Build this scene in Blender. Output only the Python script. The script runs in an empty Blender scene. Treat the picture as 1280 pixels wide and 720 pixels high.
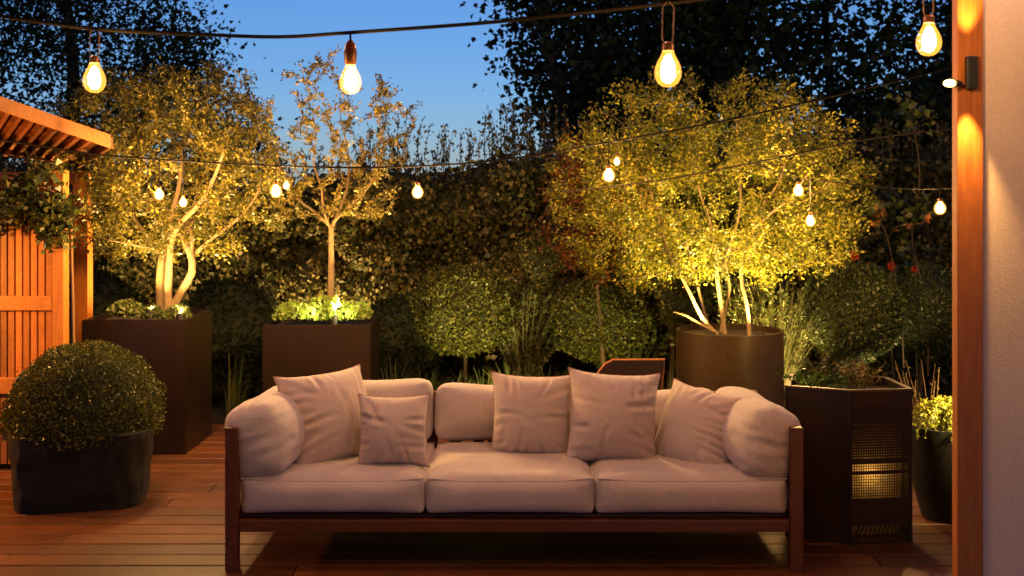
import bpy, bmesh, math, random
import numpy as np
from mathutils import Vector, Matrix, noise as mnoise
R = math.radians
PI = math.pi
random.seed(7)
rng = np.random.default_rng(11)
sc = bpy.context.scene
COL = sc.collection
FPX = 1380.0; CAMZ = 1.5; HY = 245.0

def P(px, py, Y):
    return Vector(((px - 640) * Y / FPX, Y, CAMZ - (py - HY) * Y / FPX))

# ------------------------------------------------------------------ materials
def new_mat(name):
    m = bpy.data.materials.new(name); m.use_nodes = True
    nt = m.node_tree
    return m, nt, nt.nodes['Principled BSDF'], nt.nodes['Material Output']

def N(nt, t, **kw):
    n = nt.nodes.new(t)
    for k, v in kw.items():
        if hasattr(n, k): setattr(n, k, v)
        else: n.inputs[k.replace('_', ' ')].default_value = v
    return n

def coords(nt, scale=(1, 1, 1), kind='Object', rot=(0, 0, 0)):
    tc = N(nt, 'ShaderNodeTexCoord'); mp = N(nt, 'ShaderNodeMapping')
    mp.inputs['Scale'].default_value = scale; mp.inputs['Rotation'].default_value = rot
    nt.links.new(tc.outputs[kind], mp.inputs['Vector'])
    return mp.outputs['Vector']

def ramp(nt, fac, stops):
    r = N(nt, 'ShaderNodeValToRGB')
    el = r.color_ramp.elements
    while len(el) < len(stops): el.new(0.5)
    for e, (p, c) in zip(el, stops): e.position = p; e.color = (*c, 1)
    nt.links.new(fac, r.inputs['Fac'])
    return r.outputs['Color']

def tex(nt, vec, scale, detail=4, rough=.55, dist=0):
    n = N(nt, 'ShaderNodeTexNoise')
    n.inputs['Scale'].default_value = scale; n.inputs['Detail'].default_value = detail
    n.inputs['Roughness'].default_value = rough; n.inputs['Distortion'].default_value = dist
    nt.links.new(vec, n.inputs['Vector'])
    return n.outputs['Fac']

def bump(nt, b, h, strength, dist=.01):
    bn = N(nt, 'ShaderNodeBump'); bn.inputs['Strength'].default_value = strength; bn.inputs['Distance'].default_value = dist
    nt.links.new(h, bn.inputs['Height']); nt.links.new(bn.outputs['Normal'], b.inputs['Normal'])
    return bn

def mixc(nt, fac, a, b, mode='MIX'):
    m = N(nt, 'ShaderNodeMix', data_type='RGBA', blend_type=mode)
    if isinstance(fac, float): m.inputs[0].default_value = fac
    else: nt.links.new(fac, m.inputs[0])
    for i, v in ((6, a), (7, b)):
        if isinstance(v, tuple): m.inputs[i].default_value = (*v, 1)
        else: nt.links.new(v, m.inputs[i])
    return m.outputs[2]

def wood(name, c1, c2, rough=.5, grain=(1, 1, 1), island=False, bstr=.25, wear=.0):
    m, nt, b, o = new_mat(name)
    v = coords(nt, grain)
    if island:
        g = N(nt, 'ShaderNodeNewGeometry')
        ad = N(nt, 'ShaderNodeVectorMath', operation='MULTIPLY_ADD')
        cb = N(nt, 'ShaderNodeCombineXYZ')
        for k in ('X', 'Y', 'Z'): nt.links.new(g.outputs['Random Per Island'], cb.inputs[k])
        nt.links.new(cb.outputs[0], ad.inputs[0]); ad.inputs[1].default_value = (37, 51, 23); nt.links.new(v, ad.inputs[2])
        v = ad.outputs[0]
    f = tex(nt, v, 3.0, 6, .62, 1.2)
    f2 = tex(nt, v, 14.0, 5, .6, .4)
    c = ramp(nt, f, [(.28, c1), (.72, c2)])
    c = mixc(nt, .35, c, ramp(nt, f2, [(.3, tuple(x * .55 for x in c1)), (.65, c2)]))
    if island:
        rr = ramp(nt, g.outputs['Random Per Island'], [(0, (.58, .58, .58)), (1, (1.3, 1.24, 1.2))])
        c = mixc(nt, 1.0, c, rr, 'MULTIPLY')
        st = tex(nt, coords(nt), .9, 6, .7, .8)
        c = mixc(nt, 1.0, c, ramp(nt, st, [(.33, (.55, .55, .58)), (.52, (1, 1, 1)), (.75, (1.12, 1.1, 1.08))]), 'MULTIPLY')
        fl = tex(nt, coords(nt, (3, 40, 40)), 6.0, 4, .7)
        c = mixc(nt, .5, c, mixc(nt, 1.0, c, ramp(nt, fl, [(.35, (.45, .42, .4)), (.6, (1.2, 1.2, 1.2))]), 'MULTIPLY'))
    nt.links.new(c, b.inputs['Base Color'])
    rg = N(nt, 'ShaderNodeMapRange'); nt.links.new(f2, rg.inputs[0]); rg.inputs[3].default_value = rough - .12; rg.inputs[4].default_value = rough + .18
    nt.links.new(rg.outputs[0], b.inputs['Roughness'])
    bump(nt, b, f2, bstr, .004)
    return m

def leafmat(name, cols, rough=.45, trans=.3, spec=.4):
    m, nt, b, o = new_mat(name)
    g = N(nt, 'ShaderNodeNewGeometry')
    n = len(cols)
    stops = [((i + .5) / n, c) for i, c in enumerate(cols)]
    c = ramp(nt, g.outputs['Random Per Island'], stops)
    f = tex(nt, coords(nt), 2.3, 3)
    c = mixc(nt, 1.0, c, ramp(nt, f, [(.3, (.62, .66, .6)), (.7, (1.25, 1.2, 1.1))]), 'MULTIPLY')
    nt.links.new(c, b.inputs['Base Color'])
    b.inputs['Roughness'].default_value = rough
    b.inputs['Specular IOR Level'].default_value = spec
    t = N(nt, 'ShaderNodeBsdfTranslucent'); nt.links.new(c, t.inputs['Color'])
    mx = N(nt, 'ShaderNodeMixShader'); mx.inputs[0].default_value = trans
    nt.links.new(b.outputs[0], mx.inputs[1]); nt.links.new(t.outputs[0], mx.inputs[2]); nt.links.new(mx.outputs[0], o.inputs['Surface'])
    return m

def plain(name, col, rough=.5, metal=0, nscale=8, var=.25, bstr=.1, spec=.5):
    m, nt, b, o = new_mat(name)
    v = coords(nt); f = tex(nt, v, nscale, 6, .6)
    nt.links.new(ramp(nt, f, [(.25, tuple(c * (1 - var) for c in col)), (.75, tuple(min(1, c * (1 + var)) for c in col))]), b.inputs['Base Color'])
    b.inputs['Roughness'].default_value = rough; b.inputs['Metallic'].default_value = metal
    b.inputs['Specular IOR Level'].default_value = spec
    bump(nt, b, tex(nt, v, nscale * 6, 4), bstr, .004)
    return m

def fabric(name, col):
    m, nt, b, o = new_mat(name)
    v = coords(nt)
    w1 = N(nt, 'ShaderNodeTexWave', wave_type='BANDS', bands_direction='X'); w1.inputs['Scale'].default_value = 170; w1.inputs['Distortion'].default_value = 1.5; w1.inputs['Detail'].default_value = 2
    w2 = N(nt, 'ShaderNodeTexWave', wave_type='BANDS', bands_direction='Z'); w2.inputs['Scale'].default_value = 170; w2.inputs['Distortion'].default_value = 1.5; w2.inputs['Detail'].default_value = 2
    nt.links.new(v, w1.inputs['Vector']); nt.links.new(v, w2.inputs['Vector'])
    mu = N(nt, 'ShaderNodeMath', operation='ADD'); nt.links.new(w1.outputs['Fac'], mu.inputs[0]); nt.links.new(w2.outputs['Fac'], mu.inputs[1])
    f = tex(nt, v, 7, 5, .6)
    f3 = tex(nt, v, 190, 2)
    c = ramp(nt, f, [(.2, tuple(x * .86 for x in col)), (.8, tuple(x * 1.08 for x in col))])
    c = mixc(nt, 1.0, c, ramp(nt, f3, [(.3, (.86, .85, .84)), (.7, (1.08, 1.08, 1.08))]), 'MULTIPLY')
    nt.links.new(c, b.inputs['Base Color'])
    b.inputs['Roughness'].default_value = .9; b.inputs['Specular IOR Level'].default_value = .15
    b.inputs['Sheen Weight'].default_value = .25; b.inputs['Sheen Roughness'].default_value = .5
    b1 = bump(nt, b, mu.outputs[0], .12, .0015)
    b2 = N(nt, 'ShaderNodeBump'); b2.inputs['Strength'].default_value = .35; b2.inputs['Distance'].default_value = .02
    nt.links.new(tex(nt, v, 9, 4, .55, .6), b2.inputs['Height']); nt.links.new(b2.outputs['Normal'], b1.inputs['Normal'])
    return m

def glow(name, col, strength, shell=False):
    m, nt, b, o = new_mat(name); nt.nodes.remove(b)
    t = N(nt, 'ShaderNodeBsdfTransparent'); e = N(nt, 'ShaderNodeEmission')
    e.inputs['Color'].default_value = (*col, 1); e.inputs['Strength'].default_value = strength
    a = N(nt, 'ShaderNodeAddShader'); nt.links.new(t.outputs[0], a.inputs[0]); nt.links.new(e.outputs[0], a.inputs[1])
    out = a.outputs[0]
    if shell:
        gl = N(nt, 'ShaderNodeBsdfGlossy'); gl.inputs['Roughness'].default_value = .05
        mx = N(nt, 'ShaderNodeMixShader'); mx.inputs[0].default_value = .06
        nt.links.new(out, mx.inputs[1]); nt.links.new(gl.outputs[0], mx.inputs[2]); out = mx.outputs[0]
    nt.links.new(out, o.inputs['Surface'])
    m.cycles.emission_sampling = 'NONE'
    return m

def rusty(name, dark, rust, rough=.65, amount=.5):
    m, nt, b, o = new_mat(name)
    v = coords(nt); f = tex(nt, v, 3.5, 8, .68, .5); f2 = tex(nt, v, 30, 5, .6)
    c = ramp(nt, f, [(max(.05, .5 - amount * .35), dark), (.5, tuple((a + c2) / 2 for a, c2 in zip(dark, rust))), (.78, rust)])
    c = mixc(nt, .3, c, ramp(nt, f2, [(.35, dark), (.65, rust)]))
    nt.links.new(c, b.inputs['Base Color']); b.inputs['Roughness'].default_value = rough
    b.inputs['Metallic'].default_value = .25
    bump(nt, b, f2, .25, .003)
    return m

M = {}
M['deck'] = wood('deck_wood', (.058, .017, .005), (.145, .046, .011), .46, (.9, 9, 9), True, .35)
M['sofa_wood'] = wood('sofa_wood', (.070, .020, .008), (.14, .042, .015), .38, (6, 6, 6))
M['post_wood'] = wood('post_wood', (.27, .068, .007), (.42, .125, .013), .5, (9, 9, .8), False, .3)
M['fence_wood'] = wood('fence_wood', (.40, .14, .02), (.56, .215, .032), .55, (9, 9, .8), True, .3)
M['roof_wood'] = wood('roof_wood', (.17, .045, .012), (.26, .085, .022), .55, (2, 2, 2), True, .3)
M['fabric'] = fabric('sofa_fabric', (.52, .455, .45))
M['pillow'] = fabric('pillow_fabric', (.54, .445, .415))
M['piping'] = plain('piping_fabric', (.42, .25, .17), .9)
M['corten'] = rusty('brown_steel', (.011, .005, .003), (.028, .0115, .0055), .42)
M['bronze'] = rusty('bronze_steel', (.030, .018, .008), (.075, .042, .015), .38)
M['darkpot'] = rusty('dark_pot', (.004, .0035, .003), (.02, .013, .008), .85, .1)
M['hexmetal'] = rusty('hex_steel', (.0035, .002, .0018), (.035, .012, .007), .6, .45)
M['hexinner'] = plain('hex_inner', (.36, .23, .09), .8, 0, 22, .6)
M['soil'] = plain('soil', (.045, .030, .020), .95, 0, 14, .5, .8)
M['black'] = plain('black_metal', (.008, .007, .006), .6)
M['brass'] = plain('brass_socket', (.25, .10, .035), .35, .7)
M['cable'] = plain('cable_rubber', (.012, .008, .006), .8, spec=.2)
M['cord'] = plain('cord_wire', (.40, .20, .06), .5)
M['bark_pale'] = wood('bark_pale', (.15, .095, .045), (.34, .23, .115), .85, (16, 16, 3), False, 1.0)
M['bark_dark'] = wood('bark_dark', (.03, .018, .011), (.08, .05, .028), .9, (9, 9, 2), False, .8)
M['stem'] = plain('stem', (.12, .10, .04), .8)
M['drystem'] = plain('dry_stem', (.24, .12, .05), .8)
M['glass'] = glow('bulb_glass', (1, .38, .04), 1.0, True)
M['core'] = glow('bulb_core', (1, .66, .28), 9)
M['core_far'] = glow('bulb_core_far', (1, .66, .28), 14)
M['lens'] = glow('lamp_lens', (1, .50, .12), 9)
M['lf_olive'] = leafmat('leaves_olive', [(.05, .05, .010), (.16, .13, .020), (.10, .09, .014), (.32, .24, .035)])
M['lf_gold'] = leafmat('leaves_gold', [(.05, .06, .008), (.22, .20, .018), (.11, .12, .012), (.40, .34, .03)])
M['lf_orange'] = leafmat('leaves_orange', [(.22, .06, .015), (.30, .11, .02), (.14, .05, .02), (.12, .09, .02)])
M['lf_sparse'] = leafmat('leaves_sparse', [(.16, .13, .03), (.26, .19, .04), (.10, .09, .025), (.36, .24, .06)])
M['lf_hedge'] = leafmat('leaves_hedge', [(.05, .055, .014), (.10, .09, .03), (.03, .035, .01), (.26, .19, .07), (.07, .06, .016)], .5, .2, .2)
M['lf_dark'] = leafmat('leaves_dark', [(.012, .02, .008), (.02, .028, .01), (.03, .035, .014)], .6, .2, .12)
M['lf_box'] = leafmat('leaves_box', [(.055, .065, .011), (.095, .10, .016), (.035, .045, .010), (.16, .15, .028)], .4, .2)
M['lf_shrub'] = leafmat('leaves_shrub', [(.045, .065, .015), (.08, .095, .02), (.03, .05, .012), (.11, .11, .035)], .4, .2)
M['lf_lime'] = leafmat('leaves_lime', [(.30, .46, .07), (.45, .58, .12), (.22, .36, .05), (.55, .64, .20)], .45, .3)
M['lf_succ'] = leafmat('leaves_succulent', [(.16, .20, .05), (.24, .25, .08), (.12, .16, .05)], .5, .2)
M['lf_yellow'] = leafmat('leaves_yellow', [(.42, .42, .05), (.55, .50, .09), (.30, .34, .04)], .45, .3)
M['lf_grass'] = leafmat('leaves_grass', [(.07, .10, .03), (.11, .13, .04), (.05, .08, .02), (.15, .14, .05)], .5, .25)
M['lf_green'] = leafmat('leaves_green', [(.08, .18, .02), (.12, .24, .03), (.06, .12, .02)], .45, .3)
M['petal'] = leafmat('petals', [(.70, .06, .03), (.8, .10, .04), (.55, .05, .03)], .5, .3)
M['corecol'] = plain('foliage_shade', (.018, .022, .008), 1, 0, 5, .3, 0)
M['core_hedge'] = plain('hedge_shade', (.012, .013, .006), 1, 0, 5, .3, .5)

def stucco():
    m, nt, b, o = new_mat('stucco')
    v = coords(nt); f = tex(nt, v, 2, 6, .6); f2 = tex(nt, v, 150, 5, .7)
    c = ramp(nt, f, [(.3, (.66, .50, .43)), (.7, (.74, .58, .50))])
    c = mixc(nt, 1.0, c, ramp(nt, f2, [(.3, (.82, .8, .79)), (.65, (1.05, 1.05, 1.05))]), 'MULTIPLY')
    nt.links.new(c, b.inputs['Base Color']); b.inputs['Roughness'].default_value = .92
    bump(nt, b, f2, .4, .002)
    return m
M['stucco'] = stucco()

# ------------------------------------------------------------------ objects
def tag(o, label=None, cat=None, group=None, kind=None):
    if label: o['label'] = label
    if cat: o['category'] = cat
    if group: o['group'] = group
    if kind: o['kind'] = kind
    return o

def thing(name, loc, label, cat, group=None, rz=0):
    o = bpy.data.objects.new(name, None); COL.objects.link(o)
    o.location = loc; o.rotation_euler = (0, 0, rz); o.empty_display_size = .1
    return tag(o, label, cat, group)

def link(name, me, mat, parent=None, smooth=False):
    o = bpy.data.objects.new(name, me); COL.objects.link(o)
    for m_ in (mat if isinstance(mat, (list, tuple)) else [mat]): me.materials.append(m_)
    if parent:
        o.parent = parent
        # geometry is written in world space: keep it there
        o.matrix_parent_inverse = Matrix.LocRotScale(parent.location, parent.rotation_euler, None).inverted()
    if smooth:
        me.polygons.foreach_set('use_smooth', np.ones(len(me.polygons), bool))
    return o

def mesh_np(name, V, F, sizes=None):
    """V (n,3), F flat index array with constant polygon size or list of arrays"""
    me = bpy.data.meshes.new(name)
    V = np.asarray(V, np.float32); F = np.asarray(F, np.int32)
    k = F.shape[1]
    me.vertices.add(len(V)); me.vertices.foreach_set('co', V.ravel())
    me.loops.add(F.size); me.loops.foreach_set('vertex_index', F.ravel())
    me.polygons.add(len(F)); me.polygons.foreach_set('loop_start', np.arange(0, F.size, k, dtype=np.int32))
    me.polygons.foreach_set('loop_total', np.full(len(F), k, np.int32))
    me.update(calc_edges=True); me.validate()
    return me

class MB:
    def __init__(s): s.bm = bmesh.new()
    def box(s, a, b, bev=0, mat=None, seg=2):
        t = bmesh.new()
        bmesh.ops.create_cube(t, size=1)
        a = Vector(a); b = Vector(b); c = (a + b) / 2; d = b - a
        for v in t.verts: v.co = Vector((v.co.x * d.x, v.co.y * d.y, v.co.z * d.z)) + c
        if bev: bmesh.ops.bevel(t, geom=t.edges[:], offset=bev, segments=seg, affect='EDGES', profile=.6)
        if mat: bmesh.ops.transform(t, matrix=mat, verts=t.verts)
        me = bpy.data.meshes.new('t'); t.to_mesh(me); t.free(); s.bm.from_mesh(me); bpy.data.meshes.remove(me)
        return s
    def tube(s, pts, rad, n=6, cap=True):
        pts = [Vector(p) for p in pts]
        if not hasattr(rad, '__len__'): rad = [rad] * len(pts)
        rings = []
        up = Vector((.13, .21, 1)).normalized()
        for i, p in enumerate(pts):
            d = (pts[min(i + 1, len(pts) - 1)] - pts[max(i - 1, 0)])
            d = d.normalized() if d.length > 1e-9 else Vector((0, 0, 1))
            if i == 0:
                u = up.cross(d)
                if u.length < .05: u = Vector((1, 0, 0)).cross(d)
            else: u = u - d * u.dot(d)
            u.normalize(); w = d.cross(u)
            rings.append([s.bm.verts.new(p + (u * math.cos(2 * PI * k / n) + w * math.sin(2 * PI * k / n)) * rad[i]) for k in range(n)])
        for a, b in zip(rings, rings[1:]):
            for k in range(n): s.bm.faces.new((a[k], a[(k + 1) % n], b[(k + 1) % n], b[k]))
        if cap and n > 2:
            s.bm.faces.new(rings[0][::-1]); s.bm.faces.new(rings[-1])
        return s
    def lathe(s, prof, c=(0, 0, 0), n=24, cap=True):
        c = Vector(c); rings = []
        for r, z in prof:
            if r < 1e-6: rings.append([s.bm.verts.new(c + Vector((0, 0, z)))])
            else: rings.append([s.bm.verts.new(c + Vector((r * math.cos(2 * PI * k / n), r * math.sin(2 * PI * k / n), z))) for k in range(n)])
        for a, b in zip(rings, rings[1:]):
            for k in range(n):
                k2 = (k + 1) % n
                if len(a) == 1 and len(b) == 1: continue
                if len(a) == 1: s.bm.faces.new((a[0], b[k2], b[k]))
                elif len(b) == 1: s.bm.faces.new((a[k], a[k2], b[0]))
                else: s.bm.faces.new((a[k], a[k2], b[k2], b[k]))
        return s
    def poly_prism(s, pts, thick):
        """pts planar 3D list, extruded by vector thick"""
        thick = Vector(thick)
        a = [s.bm.verts.new(Vector(p)) for p in pts]; b = [s.bm.verts.new(Vector(p) + thick) for p in pts]
        s.bm.faces.new(a[::-1]); s.bm.faces.new(b); n = len(pts)
        for i in range(n): s.bm.faces.new((a[i], a[(i + 1) % n], b[(i + 1) % n], b[i]))
        return s
    def build(s, name, mat, parent=None, smooth=False):
        bmesh.ops.recalc_face_normals(s.bm, faces=s.bm.faces[:])
        me = bpy.data.meshes.new(name); s.bm.to_mesh(me); s.bm.free()
        o = link(name, me, mat, parent, smooth)
        if smooth:
            try: me.set_sharp_from_angle(angle=R(40))
            except Exception: pass
        return o

# ---- leaves: many small rhombic leaf faces folded along the midrib --------
def leaf_arrays(C, D, Lg, Wd, fold=.25, curl=.15):
    n = len(C)
    D = D / (np.linalg.norm(D, axis=1, keepdims=True) + 1e-9)
    Rn = rng.normal(size=(n, 3))
    S = np.cross(D, Rn); S /= (np.linalg.norm(S, axis=1, keepdims=True) + 1e-9)
    Nn = np.cross(S, D)
    Lg = np.broadcast_to(Lg, (n,))[:, None]; Wd = np.broadcast_to(Wd, (n,))[:, None]
    base = C - D * Lg * .5; tip = C + D * Lg * .5 - Nn * Lg * curl
    l = C - D * Lg * .05 + S * Wd * .5 + Nn * Wd * fold; r = C - D * Lg * .05 - S * Wd * .5 + Nn * Wd * fold
    V = np.stack([base, r, tip, l], 1).reshape(-1, 3)
    F = np.arange(4 * n).reshape(n, 4)
    return V, F

def leaves(name, C, D, Lg, Wd, mat, parent, **kw):
    V, F = leaf_arrays(np.asarray(C), np.asarray(D), Lg, Wd, **kw)
    return link(name, mesh_np(name, V, F), mat, parent)

def unit(n):
    v = rng.normal(size=(n, 3)); return v / np.linalg.norm(v, axis=1, keepdims=True)

def fbm(p, s=1.0):
    return mnoise.fractal(Vector(p) * s, 1.0, 2.0, 3)

# ---- trees ----------------------------------------------------------------
def grow(limbs, tips, step=.07, wob=.02, up=.25):
    """limbs: list of (points, r0, r1).  Every tip is joined to the nearest lower node of the skeleton."""
    pos = []; dirs = []; par = []; chains = []
    for pts, r0, r1 in limbs:
        pts = [Vector(p) for p in pts]; ch = []
        L = sum((b - a).length for a, b in zip(pts, pts[1:]))
        dense = []
        for i in range(len(pts) - 1):
            p0 = pts[max(i - 1, 0)]; p1 = pts[i]; p2 = pts[i + 1]; p3 = pts[min(i + 2, len(pts) - 1)]
            k = max(2, int((p2 - p1).length / step))
            for j in range(k):
                t = j / k
                dense.append(.5 * ((2 * p1) + (p2 - p0) * t + (2 * p0 - 5 * p1 + 4 * p2 - p3) * t * t + (-p0 + 3 * p1 - 3 * p2 + p3) * t ** 3))
        dense.append(pts[-1])
        for i, p in enumerate(dense):
            d = (dense[min(i + 1, len(dense) - 1)] - dense[max(0, i - 1)]).normalized()
            pos.append(tuple(p)); dirs.append(tuple(d)); ch.append((p, r0 + (r1 - r0) * i / (len(dense) - 1)))
        chains.append(ch)
    nlimb = len(pos)
    start_ok = max(1, 0)
    base = Vector(limbs[0][0][0])
    tips = sorted([Vector(t) for t in tips], key=lambda t: (t - Vector(limbs[0][0][-1])).length)
    ends = []
    rl = [c[1] for ch in chains for c in ch]
    for t in tips:
        A = np.array(pos); d = np.array(t) - A
        dist = np.linalg.norm(d, axis=1)
        dd = np.array(dirs)
        ang = (d * dd).sum(1) / (dist + 1e-6)
        cost = dist * (1.6 - .6 * ang) + np.maximum(0, A[:, 2] - (t.z - .15 * dist)) * 1.2
        hgt = A[:, 2] - base.z
        cost[:nlimb] += np.where(hgt[:nlimb] < .35 * (Vector(limbs[0][0][-1]).z - base.z), 2.0, 0)
        k = int(cost.argmin()); a = Vector(pos[k]); da = Vector(dirs[k])
        Ld = (t - a).length; n = max(2, int(Ld / step))
        m = a + da * Ld * .35 + Vector((0, 0, up * Ld * .2))
        ch = []; prev = a; r0 = min(rl[k] * .75, .0016 + .0085 * Ld); rt = .0013 if Ld < 1.2 else .004
        for j in range(n + 1):
            q = j / n
            p = a * (1 - q) ** 2 + m * 2 * q * (1 - q) + t * q * q
            if 0 < j: p = p + Vector(rng.normal(size=3)) * wob * step * 2
            ch.append((p, r0 + (rt - r0) * q))
            if j:
                pos.append(tuple(p)); dirs.append(tuple((p - prev).normalized())); rl.append(r0 + (rt - r0) * q)
            prev = p
        chains.append(ch); ends.append(ch)
    return chains, ends

def tree(name, label, cat, limbs, tips, mat_leaf, mat_bark, per_tip, leaf, spread, group=None, sides=5, up=.25, step=.07, wob=.02, wfac=.5, along=.6):
    b = limbs[0][0][0]
    t = thing(name, b, label, cat, group)
    chains, ends = grow(limbs, tips, step, wob, up)
    mb = MB()
    for i, ch in enumerate(chains):
        mb.tube([c[0] for c in ch], [c[1] for c in ch], 8 if i < len(limbs) else (sides if ch[0][1] > .004 else 3), cap=True)
    mb.build('trunk', mat_bark, t, True)
    C = []; D = []
    for ch in ends:
        pts = np.array([tuple(c[0]) for c in ch]); n = per_tip
        i0 = int(len(pts) * (1 - along)); sel = rng.integers(min(i0, len(pts) - 2), len(pts) - 1, n)
        q = rng.random(n)[:, None]; c = pts[sel] * (1 - q) + pts[sel + 1] * q
        d = pts[sel + 1] - pts[sel]; d /= np.linalg.norm(d, axis=1, keepdims=True) + 1e-9
        off = rng.normal(size=(n, 3)) * spread
        C.append(c + off); D.append(d * .8 + unit(n) * .9 + off / (spread + 1e-6) * .25)
    C = np.concatenate(C); D = np.concatenate(D); n = len(C)
    Lg = leaf * rng.uniform(.55, 1.25, n)
    leaves('crown', C, D, Lg, Lg * wfac * rng.uniform(.75, 1.2, n), mat_leaf, t)
    return t

def ell_tips(n, c, r, thresh=-.25, nsc=2.0, seed=0, shell=.45):
    out = []; c = Vector(c)
    while len(out) < n:
        v = Vector(rng.normal(size=3)).normalized() * (shell + (1 - shell) * random.random() ** .5)
        v *= 1 + .22 * fbm(v * 1.4 + Vector((seed, seed, 0)))
        p = c + Vector((v.x * r[0], v.y * r[1], v.z * r[2]))
        if fbm(p + Vector((seed * 3.1, 0, 0)), nsc) > thresh: out.append(p)
    return out

def ball(name, label, c, r, n, leaf, mat, cat='shrub', group=None, stem=None, rz=1.0, core='corecol', bumpy=.06, zcut=-1.0, wf=.55, jit=.5):
    c = Vector(c)
    t = thing(name, (c.x, c.y, stem[1] if stem else c.z - r * rz), label, cat, group)
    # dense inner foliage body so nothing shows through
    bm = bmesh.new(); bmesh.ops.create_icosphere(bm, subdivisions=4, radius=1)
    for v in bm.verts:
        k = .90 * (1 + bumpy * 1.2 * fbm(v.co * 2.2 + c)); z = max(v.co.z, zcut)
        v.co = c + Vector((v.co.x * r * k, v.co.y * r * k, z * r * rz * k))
    V = unit(n); V = V[V[:, 2] > zcut - .05]; n = len(V)
    k = np.array([1 + bumpy * 1.2 * fbm(Vector(v) * 2.2 + c) + bumpy * .5 * fbm(Vector(v) * 9 + c) for v in V])
    k *= rng.uniform(.90, 1.015, n) + (rng.random(n) > .97) * rng.uniform(0, .07, n)
    C = np.array(c)[None] + V * k[:, None] * np.array([r, r, r * rz])[None]
    Lg = leaf * rng.uniform(.6, 1.3, n)
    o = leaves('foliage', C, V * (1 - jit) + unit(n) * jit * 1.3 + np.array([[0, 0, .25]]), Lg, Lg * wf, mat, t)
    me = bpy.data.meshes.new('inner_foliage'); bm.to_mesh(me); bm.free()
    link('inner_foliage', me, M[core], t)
    if stem: MB().tube([(c.x, c.y, stem[1]), (c.x + .01, c.y, (stem[1] + c.z) / 2), (c.x, c.y, c.z)], [stem[0] * 1.15, stem[0], stem[0] * .9], 8).build('stem', M['bark_dark'], t, True)
    return t

def blades(name, c, n, h, spread, w, mat, parent, droop=.4, seg=4, base_r=.06):
    c = np.array(c); V = []; F = []; k = 0
    for i in range(n):
        a = rng.uniform(0, 2 * PI); out = np.array([math.cos(a), math.sin(a), 0])
        b = c + out * base_r * rng.random() ** .5; hh = h * rng.uniform(.55, 1.1); sp = spread * rng.uniform(.2, 1.1)
        side = np.cross(out, [0, 0, 1]); tw = rng.uniform(-.6, .6); side = side * math.cos(tw) + out * math.sin(tw)
        for j in range(seg + 1):
            q = j / seg
            p = b + out * sp * q ** 1.7 + np.array([0, 0, hh * (q - droop * .5 * q ** 3)])
            ww = w * (1 - q ** 2 * .92)
            V += [p - side * ww / 2, p + side * ww / 2]
            if j: F.append((k + 2 * j - 2, k + 2 * j - 1, k + 2 * j + 1, k + 2 * j))
        k += 2 * (seg + 1)
    return link(name, mesh_np(name, np.array(V), np.array(F)), mat, parent)

# ---- inflated cloth -------------------------------------------------------
def cloth(V, F, vt, iters=220, comp=.25, K=6, floor=None, seedn=.002, bend=.04):
    X = V + rng.normal(size=V.shape) * seedn
    F = np.array(F)
    T = np.concatenate([F[:, [0, 1, 2]], F[:, [0, 2, 3]]])
    E = np.concatenate([F[:, [0, 1]], F[:, [1, 2]], F[:, [2, 3]], F[:, [3, 0]]]); E = np.unique(np.sort(E, 1), axis=0)
    S = np.concatenate([F[:, [0, 2]], F[:, [1, 3]]])
    allE = np.concatenate([E, S]); L0 = np.linalg.norm(V[allE[:, 0]] - V[allE[:, 1]], axis=1)
    st = np.concatenate([np.ones(len(E)), np.full(len(S), .35)])
    n = len(V)
    cnt = np.bincount(allE.ravel(), minlength=n).astype(float)
    a, b = allE[:, 0], allE[:, 1]
    def scat(idx, val): return np.stack([np.bincount(idx, val[:, k], minlength=n) for k in range(3)], 1)
    vel = np.zeros_like(X)
    deg = np.bincount(E.ravel(), minlength=n).astype(float)[:, None]
    for it in range(iters):
        A, B, Cc = X[T[:, 0]], X[T[:, 1]], X[T[:, 2]]
        nr = np.cross(B - A, Cc - A); vol = (A * np.cross(B, Cc)).sum() / 6
        nn = scat(T[:, 0], nr) + scat(T[:, 1], nr) + scat(T[:, 2], nr)
        nl = np.linalg.norm(nn, axis=1, keepdims=True) + 1e-12
        p = np.clip((vt - vol) / abs(vt), -1, 1) * .006
        old = X.copy()
        X = X + vel * .9 + nn / nl * p
        for k in range(K):
            d = X[b] - X[a]; L = np.linalg.norm(d, axis=1) + 1e-9
            s = (L - L0) / L; s = np.where(s < 0, s * comp, s) * st * .5
            cor = d * s[:, None]
            X = X + (scat(a, cor) - scat(b, cor)) / cnt[:, None] * 2.2
        lap = (scat(E[:, 0], X[E[:, 1]]) + scat(E[:, 1], X[E[:, 0]])) / deg - X
        X = X + lap * bend
        if floor is not None: X[:, 2] = np.maximum(X[:, 2], floor)
        vel = X - old
    return X

def normals(X, F):
    F = np.array(F); a = X[F[:, 2]] - X[F[:, 0]]; b = X[F[:, 3]] - X[F[:, 1]]; nr = np.cross(a, b); out = np.zeros_like(X)
    for k in range(4): np.add.at(out, F[:, k], nr)
    return out / (np.linalg.norm(out, axis=1, keepdims=True) + 1e-12)

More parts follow.
